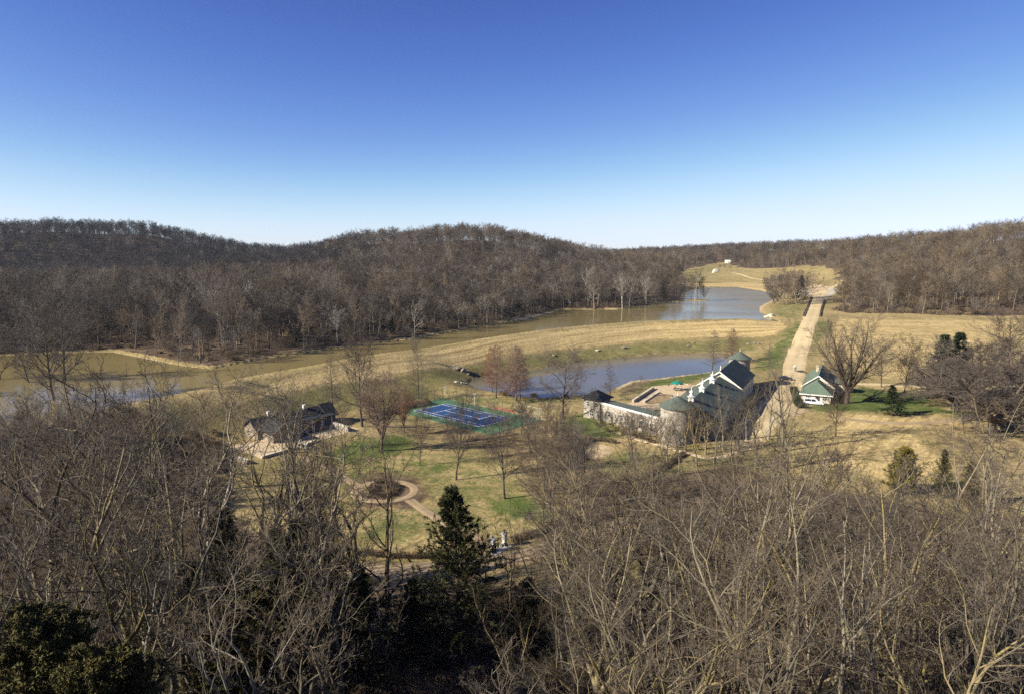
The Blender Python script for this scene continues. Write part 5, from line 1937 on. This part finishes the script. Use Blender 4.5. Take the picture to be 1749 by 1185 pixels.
PX('elm_tree', 'elm', 1446, 688, 556, 'big vase shaped bare tree beside the cream house', sxy=1.0)
PX('park_tree', 'park', 1505, 661, 602, 'small bare tree on the grass right of the vase shaped tree', sxy=1.1)
PX('park_tree', 'park', 1542, 685, 592, 'bare tree with pinkish crown behind the green bush', sxy=.95)
PX('park_tree', 'park', 1427, 745, 655, 'dark bare tree in front of the cream house', sxy=.8)
PX('park_tree', 'wavy', 1336, 770, 600, 'tall bare tree standing right of the barn drive', sxy=.75, variant=0)
PX('spreading_oak', 'broad', 1695, 738, 588, 'huge spreading bare oak with low thick limbs', sxy=1.35, variant=0)
PX('spreading_oak', 'broad', 1629, 698, 602, 'spreading bare oak behind the huge low limbed oak', sxy=1.25, variant=1)
PX('spreading_oak', 'broad', 1752, 690, 585, 'bare oak cut by the right picture edge', sxy=1.2, variant=0)
PX('big_tree', 'spread', 1725, 640, 540, 'pale bare broad tree above the huge oak at the field edge', sxy=1.1)
PX('pine_tree', 'pine', 1611, 680, 570, 'dark evergreen rising behind the spreading oak, left one of two', sxy=1.25)
PX('pine_tree', 'pine', 1636, 676, 566, 'dark evergreen rising behind the spreading oak, right one of two', sxy=1.25)
PX('green_bush', 'pine', 1525, 709, 656, 'bright green conical evergreen bush on the lawn', sxy=1.4)
PX('golden_conifer', 'golden', 1540, 842, 762, 'yellowish green evergreen among the bare thicket', sxy=1.1)
PX('cedar_tree', 'cedar', 1607, 850, 765, 'dark slim cedar right of the yellowish evergreen', sxy=.9)
PX('cedar_tree', 'cedar', 1652, 868, 784, 'dark short cedar beside the slim one right of the yellowish evergreen', sxy=1.1)
for k, (bx_, by_, ty) in enumerate(((1110, 745, 680), (1170, 770, 672), (1205, 775, 684), (1235, 768, 664), (1262, 772, 668), (1288, 765, 680), (1140, 792, 700), (1080, 785, 705), (1312, 750, 630), (1190, 795, 700),
                                    (1250, 800, 700), (1290, 800, 690), (1220, 790, 690), (1340, 800, 660), (1275, 750, 650), (1160, 810, 715))):
    PX('slim_tree', 'wavy', bx_, by_, ty, 'slim pale bare tree in the row before the barn and towers', group='slim trees before the barn', sxy=.95)
for k, (bx_, by_, ty) in enumerate(((1022, 738, 700), (1048, 746, 702), (1072, 750, 706), (1096, 758, 708), (1128, 768, 712), (1030, 725, 700), (1085, 742, 706))):
    PX('wall_shrub', 'thicket', bx_, by_, ty, 'bare twiggy shrub planted before the long stone wing', group='shrubs before the stone wing', cat='shrub')
for k in range(15):
    bx_, by_ = 1322 + (k * 37) % 58, 521 - (k * 23) % 12
    PX('clump_tree', 'wood' if k % 4 else 'thicket', bx_, by_, 458 + (k * 13) % 14 + abs(bx_ - 1352) * .35, 'bare tree in the dense clump between lake and dam road', group='clump of trees by the dam road', sxy=1.25)
PX('clump_evergreen', 'pine', 1366, 513, 470, 'dark evergreen inside the bare clump by the dam road', sxy=1.1)
for k, (bx_, by_, ty) in enumerate(((1228, 464, 452), (1238, 464, 451), (1248, 464, 453), (1261, 465, 450))):
    PX('meadow_tree', 'wood', bx_, by_, ty, 'small bare tree in the row on the far meadow', group='trees on the far meadow', sxy=1.2)
for k, (bx_, by_, ty, kd) in enumerate(((1180, 513, 474, 'wood'), (1187, 513, 468, 'sycamore'), (1192, 512, 466, 'wood'), (1197, 513, 476, 'wood'), (1175, 514, 480, 'wood'), (1202, 513, 488, 'thicket'))):
    PX('spit_tree', kd, bx_, by_, ty, 'bare tree on the grassy spit in the lake', group='trees on the lake spit', sxy=.85)

# pale sycamores along the far shore
for bx_, by_, ty, lb in ((577, 590, 512, 'pale sycamore leaning over the dark shore left of the flooded pair'), (707, 583, 498, 'pale forked sycamore standing in the lake off the dark shore'),
                         (784, 560, 505, 'white branched sycamore on the middle of the far shore'), (832, 552, 500, 'white branched sycamore right of the middle of the far shore'),
                         (858, 548, 503, 'thin pale sycamore near the sandy bank'), (999, 520, 444, 'tall pale sycamore above the right part of the far shore'),
                         (1063, 530, 460, 'pale sycamore standing in the lake at the right part of the wood'), (1075, 528, 466, 'slim pale sycamore beside the one standing in the lake'),
                         (1104, 520, 462, 'pale sycamore near the right end of the wood'), (1015, 527, 478, 'small pale sycamore on the right part of the far shore'),
                         (430, 555, 470, 'pale sycamore in the wood above the brown point'), (82, 545, 490, 'pale sycamore in the left wood above the flooded trees'), (40, 520, 462, 'pale sycamore near the left picture edge'),
                         (668, 520, 450, 'pale trunked sycamore inside the middle wood'), (500, 520, 448, 'pale trunked sycamore inside the wood left of the middle')):
    PX('sycamore_tree', 'sycamore', bx_, by_, by_ - (by_ - ty) * .8, lb, sxy=.95)
PX('sapling', 'thicket', 707, 610, 570, 'brushy sapling standing in the lake under the forked sycamore', sxy=.5)
PX('sapling', 'thicket', 752, 574, 548, 'thin sapling in shallow water off the far shore', sxy=.4)

# ------------------------------------------------------------------ foreground thicket under the viewpoint
def fore(name, kind, px, py, y, label, group=None, **kw):
    z0 = None
    zt = topz(px, py, y)
    x = xat(px, y, zt - 4)
    h = zt - H(x, y)
    return plant(name, kind, x, y, max(h, 3), label, group=group, **kw)


RL = 'bare pale limbed tree crowded into the thicket at the lower right'
LL = 'bare wavy limbed tree crowded into the thicket at the lower left'
for px, py, y in ((1000, 800, 62), (1095, 772, 58), (1180, 758, 68), (1255, 738, 72), (1300, 785, 52), (1395, 790, 47), (1445, 735, 62), (1500, 800, 41), (1640, 790, 48),
                  (1745, 700, 68), (1350, 850, 36), (1600, 880, 32), (1480, 930, 29), (1150, 900, 42), (1030, 900, 48), (1235, 870, 44), (1715, 880, 36), (965, 960, 54), (1090, 1000, 34), (1760, 800, 44), (1320, 1010, 29),
                  (1130, 820, 74), (1420, 800, 78), (1530, 850, 54), (1230, 960, 33), (1660, 960, 28), (1050, 1000, 40), (1400, 960, 36), (1560, 990, 34), (1740, 950, 30), (1130, 950, 38), (1290, 930, 40), (990, 900, 58), (1470, 860, 46), (1690, 850, 44), (1210, 830, 56), (955, 850, 66), (1025, 810, 70), (1060, 800, 66), (1120, 785, 72), (1400, 770, 66)):
    fore('thicket_tree', 'vase', px, py - 8, y, RL, 'thicket trees at the lower right', sxy=1.0)
for px, py, y in ((25, 690, 54), (110, 660, 62), (190, 680, 66), (250, 650, 72), (330, 645, 74), (300, 720, 50), (200, 765, 44), (90, 745, 42), (15, 800, 38), (150, 860, 36), (525, 765, 56), (570, 860, 48),
                  (610, 795, 60), (350, 840, 40), (455, 890, 38), (60, 950, 30), (250, 940, 34), (150, 700, 78), (60, 700, 76), (230, 720, 60), (40, 860, 40), (120, 900, 44), (270, 860, 46), (330, 930, 42), (180, 800, 54), (500, 960, 36), (30, 760, 60), (580, 1000, 34), (120, 980, 36), (400, 1000, 30)):
    fore('wavy_tree', 'wavy', px, py, y, LL, 'thicket trees at the lower left', sxy=1.0)
for px, py, y, lb in ((470, 692, 66, 'tall wavy bare tree whose pale top crosses the black pool house roof'), (530, 718, 70, 'wavy bare tree whose top crosses the terrace steps'), (425, 682, 76, 'wavy bare tree left of the black pool house roof'), (500, 700, 80, 'slim wavy bare tree before the pool house columns'), (600, 742, 74, 'wavy bare tree crossing the footpath below the terrace'), (655, 790, 66, 'wavy bare tree before the round garden bed')):
    fore('screen_tree', 'wavy', px, py, y, lb, sxy=1.0)
for k, (px, py, y, lb) in enumerate(((830, 880, 80, 'thin bare sapling before the gate pillars'), (872, 880, 78, 'forked bare sapling right of the gate pillars'), (905, 900, 66, 'slim bare tree at the right end of the lane'))):
    fore('slim_tree', 'wavy', px, py, y, lb, sxy=.7)
for px, py, y in ((690, 1060, 44), (900, 1050, 46), (850, 1125, 36)):
    fore('low_tree', 'wavy', px, py, y, 'low pale twigged bare tree below the foot of the tall cedar', 'low trees below the tall cedar', sxy=1.1)
for k in range(22):
    bx_ = -20 + (k * 61) % 275
    by_ = 715 + (k * 47) % 150 + max(0, 230 - bx_) * .12
    PX('wavy_tree', ('wavy', 'park', 'wavy')[k % 3], bx_, by_, 648 + (k * 29) % 80 + abs(bx_ - 330) * .05, LL, group='thicket trees at the lower left', sxy=(.9, 1.2, 1.1)[k % 3])
fore('tall_cedar', 'cedar', 785, 818, 62, 'tall dark pointed cedar in the middle of the foreground', sxy=1.12, variant=0)
for px, py, y, lb, v, s in ((560, 905, 66, 'wide dark cedar behind the wavy trees left of the lane end', 1, 1.25), (515, 880, 62, 'dark cedar left of the wide one near the lane', 2, 1.15), (610, 960, 56, 'low dark cedar in front of the lane end', 0, 1.3),
                            (380, 868, 68, 'dark cedar deep in the left thicket below the terrace', 1, 1.1), (545, 838, 84, 'small dark cedar on the lawn edge left of the garden circle', 2, .9), (895, 985, 62, 'small dark cedar right of the tall cedar', 1, 1.1),
                            (700, 985, 60, 'dark low cedar touching the left side of the tall cedar', 2, 1.2), (460, 980, 46, 'dark cedar at the foot of the left thicket', 0, 1.3),
                            (960, 1000, 60, 'dark cedar at the left side of the right thicket', 2, 1.0)):
    fore('cedar_tree', 'cedar', px, py, y, lb, variant=v, sxy=s)
for px, py, y, lb, s_ in ((480, 900, 56, 'dark cedar low in the left thicket, above the bottom middle', 1.35), (330, 960, 50, 'dark cedar low in the left thicket, deepest in shade', 1.3), (250, 900, 62, 'dark cedar in the left thicket below the flooded trees', 1.2)):
    fore('cedar_tree', 'cedar', px, py, y, lb, sxy=s_)
fore('juniper_bush', 'juniper', 95, 1040, 29, 'olive green juniper bush at the bottom left corner', variant=0, sxy=1.1)
fore('juniper_bush', 'juniper', 195, 1105, 27, 'lower olive green juniper right of the corner one', variant=1, sxy=1.1)
fore('juniper_bush', 'juniper', 420, 1010, 40, 'dim olive juniper among the wavy trees', variant=0, sxy=1.1)

# ------------------------------------------------------------------ woods
def wood_points():
    out = []
    rg = np.random.default_rng(77)
    for y0, y1, s in ((105, 520, 6.2), (520, 800, 8.2), (800, 1250, 9.4), (1250, 2300, 14)):
        ys = np.arange(y0, y1, s)
        for y in ys:
            xm = .80 * y + 30
            xs = np.arange(-xm, xm, s)
            P = np.column_stack([xs, np.full(len(xs), y)]) + rg.uniform(-.5, .5, (len(xs), 2)) * s * 1.15
            out.append(P)
    P = np.concatenate(out)
    P = P[wooded(P)]
    thin = (P[:, 0] > 150) & (P[:, 1] < 470)
    P = P[~thin | (rg.random(len(P)) < .5)]
    P = P[~((P[:, 0] < -75) & (P[:, 1] < 190) & (P[:, 0] > -130))]
    z = height(P)
    keep = z > LAKE_Z - .4
    P, z = P[keep], z[keep]
    # drop what the hills hide completely
    vis = np.ones(len(P), bool)
    for f in np.linspace(.25, .97, 22):
        Q = P * f
        ok = height(Q) + 11 < CAMZ + (z + 20 - CAMZ) * f
        vis &= ok | (f > .97)
    return P[vis], z[vis]


WP, WZ = wood_points()
dist = np.hypot(WP[:, 0], WP[:, 1])
rg = np.random.default_rng(5)
wh = np.where(dist < 560, rg.uniform(13.5, 20.5, len(WP)), rg.uniform(13.0, 18.0, len(WP)))
sdl = sdist(WP, lake_poly)
wh *= np.where(sdl < 16, .72, np.where(sdl < 45, .92, 1.0))
wh = np.where(rg.random(len(WP)) < .14, wh * .6, wh)
sdm = sdist(WP, meadow_poly)
wh *= np.where(sdm < 30, rg.uniform(.4, .95, len(WP)), 1.0)
order = np.argsort(dist / wh)
# the trees that show largest stand as objects of their own
front, rest = order[:285], order[285:]
for i in front:
    left = WP[i, 0] < 130
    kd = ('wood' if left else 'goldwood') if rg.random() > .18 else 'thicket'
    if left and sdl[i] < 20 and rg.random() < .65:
        kd = 'darkened_wood'  # shade under the shore trees, put into their bark colour
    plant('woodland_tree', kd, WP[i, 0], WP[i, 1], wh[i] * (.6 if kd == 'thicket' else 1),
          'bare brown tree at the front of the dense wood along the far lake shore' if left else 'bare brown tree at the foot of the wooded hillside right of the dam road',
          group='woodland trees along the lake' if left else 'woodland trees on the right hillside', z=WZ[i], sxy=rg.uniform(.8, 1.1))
nk = len(PROTO['wood'])
dark_protos = [p[1] for p in PROTO['darkened_wood']] + [p[1] for p in PROTO['thicket']] + [PROTO['sycamore'][0][1], PROTO['cedar'][0][1]]
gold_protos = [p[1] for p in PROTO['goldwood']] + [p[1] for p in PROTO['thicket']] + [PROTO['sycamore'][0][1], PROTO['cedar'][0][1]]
protos = [p[1] for p in PROTO['wood']] + [p[1] for p in PROTO['thicket']] + [PROTO['sycamore'][0][1], PROTO['cedar'][0][1]]
syc = None
pick = rg.integers(0, nk, len(rest))
u = rg.random(len(rest))
pick = np.where(u < .15, nk + rg.integers(0, 3, len(rest)), pick)
pick = np.where(u > .955, nk + 3, pick)
pick = np.where((u > .925) & (u < .95) & (np.sin(WP[rest, 0] * .02) * np.sin(WP[rest, 1] * .017 + 1) > -.1), nk + 4, pick)
nat = np.array([18.0] * nk + [9.0] * 3 + [20.0, 17.0])
tgt = np.where(pick == nk + 4, wh[rest] * .75, 0)
tgt = np.where(pick == nk + 4, tgt, np.where((pick >= nk) & (pick < nk + 3), wh[rest] * .55, wh[rest]))
sc = tgt / nat[pick]
wide = rg.uniform(.9, 1.4, len(rest))
scv = np.column_stack([sc * wide, sc * wide, sc])
rot = np.column_stack([rg.normal(size=len(rest)) * .03, rg.normal(size=len(rest)) * .03, rg.uniform(0, 6.28, len(rest))])
pts = np.column_stack([WP[rest], WZ[rest] - .2])
rightside = (WP[rest, 0] > 130 + .0 * dist[rest]) & (dist[rest] < 1250)
farther = dist[rest] >= 1250
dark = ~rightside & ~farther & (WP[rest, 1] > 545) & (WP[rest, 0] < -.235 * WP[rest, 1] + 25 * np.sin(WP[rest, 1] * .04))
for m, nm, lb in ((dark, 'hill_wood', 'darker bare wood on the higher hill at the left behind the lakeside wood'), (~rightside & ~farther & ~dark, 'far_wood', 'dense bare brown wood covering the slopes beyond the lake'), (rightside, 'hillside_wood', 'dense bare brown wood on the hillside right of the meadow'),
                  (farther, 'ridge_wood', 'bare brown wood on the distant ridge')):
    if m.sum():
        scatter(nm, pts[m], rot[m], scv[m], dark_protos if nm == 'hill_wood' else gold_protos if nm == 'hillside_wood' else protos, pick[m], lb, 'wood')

# undergrowth: brushy stems below the woods' front and under the viewpoint
def brush_points(n, xr, yr, test):
    P = np.column_stack([rg.uniform(*xr, n), rg.uniform(*yr, n)])
    P = P[test(P)]
    return P, height(P)


sm_protos = []
for k in range(3):
    sm_protos.append(bare_tree(400 + k, 2.2, stems=9, trunk_r=.02, fork=.04, limbs=6, limb_ang=36, limb_len=.4, shape='vase', b2=5, b3=3, b4=0, wig=.14, up=.02, twig_r=.006, sides=(3, 3, 3, 3), segs=(4, 3, 2, 1), spread=48).mesh(('trunk', 'crown'), 'brush_%d' % k, M['brush']))
for k in range(2):
    V, T = shrub_blades(np.random.default_rng(410 + k), 900, .8, 1.0, (.45, .018))
    me = mesh_np('weeds_%d' % k, V, None, T)
    me.materials.append(M['weeds'])
    sm_protos.append(me)
PL, zl = brush_points(3800, (-110, -18), (88, 165), lambda P: (P[:, 0] > -.8 * P[:, 1] - 6) & (P[:, 0] < -.44 * P[:, 1]) & (sdist(P, lake_poly) > 14))
P, z = brush_points(5200, (-75, 80), (26, 92), lambda P: (np.abs(P[:, 0]) < .8 * P[:, 1] + 6) & ~((P[:, 1] > 80) & (np.abs(P[:, 0]) < 25)))
P2, z2 = brush_points(9000, (-330, 330), (190, 460), lambda P: wooded(P) & (sdist(P, lake_poly) < 45) | (wooded(P) & (P[:, 0] > 160)))
P3, z3 = brush_points(260, (-30, 110), (200, 300), lambda P: (sdist(P, pond_poly) > .5) & (sdist(P, pond_poly) < 3.5))
PP = np.concatenate([P, PL, P2, P3])
ZZ = np.concatenate([z, zl, z2, z3])
ok = ZZ > -.02
ok &= ~((sdist(PP, lake_poly) < 0) & (ZZ < LAKE_Z + .05))
PP, ZZ = PP[ok], ZZ[ok]
n = len(PP)
s = rg.uniform(.5, 1.25, n) * np.where(PP[:, 1] > 190, 1.5, 1.0)
pk = rg.integers(0, 5, n)
scatter('undergrowth', np.column_stack([PP, ZZ]), np.column_stack([np.zeros(n), np.zeros(n), rg.uniform(0, 6.28, n)]), np.column_stack([s, s, s * rg.uniform(.7, 1.1, n)]), sm_protos, pk,
        'brown brush and dry weeds under the bare trees', 'undergrowth')

# ------------------------------------------------------------------ light, sky, camera
SUN_EL = R(29.0)
sun_h = np.array([-.94, -.33])
sun_h /= np.linalg.norm(sun_h)
sun_dir = Vector((sun_h[0] * math.cos(SUN_EL), sun_h[1] * math.cos(SUN_EL), math.sin(SUN_EL)))
ld = bpy.data.lights.new('sun', 'SUN')
ld.energy = 5.0
ld.angle = R(.5)
ld.color = (1.0, .93, .80)
lo = bpy.data.objects.new('sun', ld)
COL.objects.link(lo)
lo.rotation_euler = (-sun_dir).to_track_quat('-Z', 'Y').to_euler()

wd = bpy.data.worlds.new('World')
scene.world = wd
wd.use_nodes = True
nt = wd.node_tree
bg = nt.nodes['Background']
sky = nt.nodes.new('ShaderNodeTexSky')
sky.sky_type = 'NISHITA'
sky.sun_disc = False
sky.sun_elevation = SUN_EL
sky.sun_rotation = math.atan2(sun_h[0], sun_h[1])
sky.altitude = 300
sky.air_density = .5
sky.dust_density = .3
sky.ozone_density = 3.0
EXPOSURE = 1.1
gm = nt.nodes.new('ShaderNodeGamma')
gm.inputs[1].default_value = 1.3
hs = nt.nodes.new('ShaderNodeHueSaturation')
hs.inputs['Saturation'].default_value = .93
nt.links.new(sky.outputs[0], gm.inputs[0])
nt.links.new(gm.outputs[0], hs.inputs['Color'])
# tone of the sky in display units, then back to scene units
K = .115
v1 = nt.nodes.new('ShaderNodeVectorMath')
v1.operation = 'SCALE'
v1.inputs['Scale'].default_value = K
nt.links.new(hs.outputs[0], v1.inputs[0])
cu = nt.nodes.new('ShaderNodeRGBCurve')
for ci_, pts_ in ((0, ((0, 0), (.085, .066), (.19, .19), (.46, .60), (.6, .74), (1, .95))), (1, ((0, 0), (.16, .142), (.31, .315), (.72, .765), (1, .90))), (2, ((0, 0), (.35, .45), (.64, .72), (1, .90)))):
    cv = cu.mapping.curves[ci_]
    while len(cv.points) < len(pts_):
        cv.points.new(.5, .5)
    for q_, (x_, y_) in zip(cv.points, pts_):
        q_.location = (x_, y_)
cu.mapping.update()
nt.links.new(v1.outputs[0], cu.inputs['Color'])
v2 = nt.nodes.new('ShaderNodeVectorMath')
v2.operation = 'SCALE'
v2.inputs['Scale'].default_value = 10.0 / 2 ** EXPOSURE
nt.links.new(cu.outputs[0], v2.inputs[0])
nt.links.new(v2.outputs[0], bg.inputs['Color'])
bg.inputs['Strength'].default_value = .10

# the air of the valley: a closed box of thin even haze
hz = MB().box(-2900, 2900, -400, 3300, -30, 112)
m = bpy.data.materials.new('haze')
m.use_nodes = True
hn = m.node_tree
for n_ in list(hn.nodes):
    if n_.type == 'BSDF_PRINCIPLED':
        hn.nodes.remove(n_)
vol = hn.nodes.new('ShaderNodeVolumePrincipled')
vol.inputs['Color'].default_value = (.62, .76, 1.0, 1)
vol.inputs['Density'].default_value = .000042
vol.inputs['Anisotropy'].default_value = .2
hn.links.new(vol.outputs[0], [n_ for n_ in hn.nodes if n_.type == 'OUTPUT_MATERIAL'][0].inputs['Volume'])
tag(hz.build('haze', m), 'thin pale blue winter haze over the valley', None, None, 'stuff')

cd_ = bpy.data.cameras.new('camera')
cd_.sensor_width = 36
cd_.lens = 24
cd_.clip_start = .5
cd_.clip_end = 20000
co_ = bpy.data.objects.new('camera', cd_)
COL.objects.link(co_)
co_.location = (0, 0, CAMZ)
co_.rotation_euler = (R(90) - PITCH, 0, 0)
scene.camera = co_
scene.view_settings.view_transform = 'Standard'
scene.view_settings.look = 'None'
scene.view_settings.exposure = EXPOSURE
scene.view_settings.gamma = 1.0
scene.cycles.max_bounces = 5
scene.cycles.diffuse_bounces = 2
scene.cycles.glossy_bounces = 3
scene.cycles.use_denoising = False
scene.cycles.denoiser = 'OPENIMAGEDENOISE'
scene.cycles.denoising_input_passes = 'RGB_ALBEDO_NORMAL'
scene.cycles.denoising_prefilter = 'NONE'
scene.cycles.sample_clamp_indirect = 4.0
scene.cycles.sample_clamp_direct = 6.0
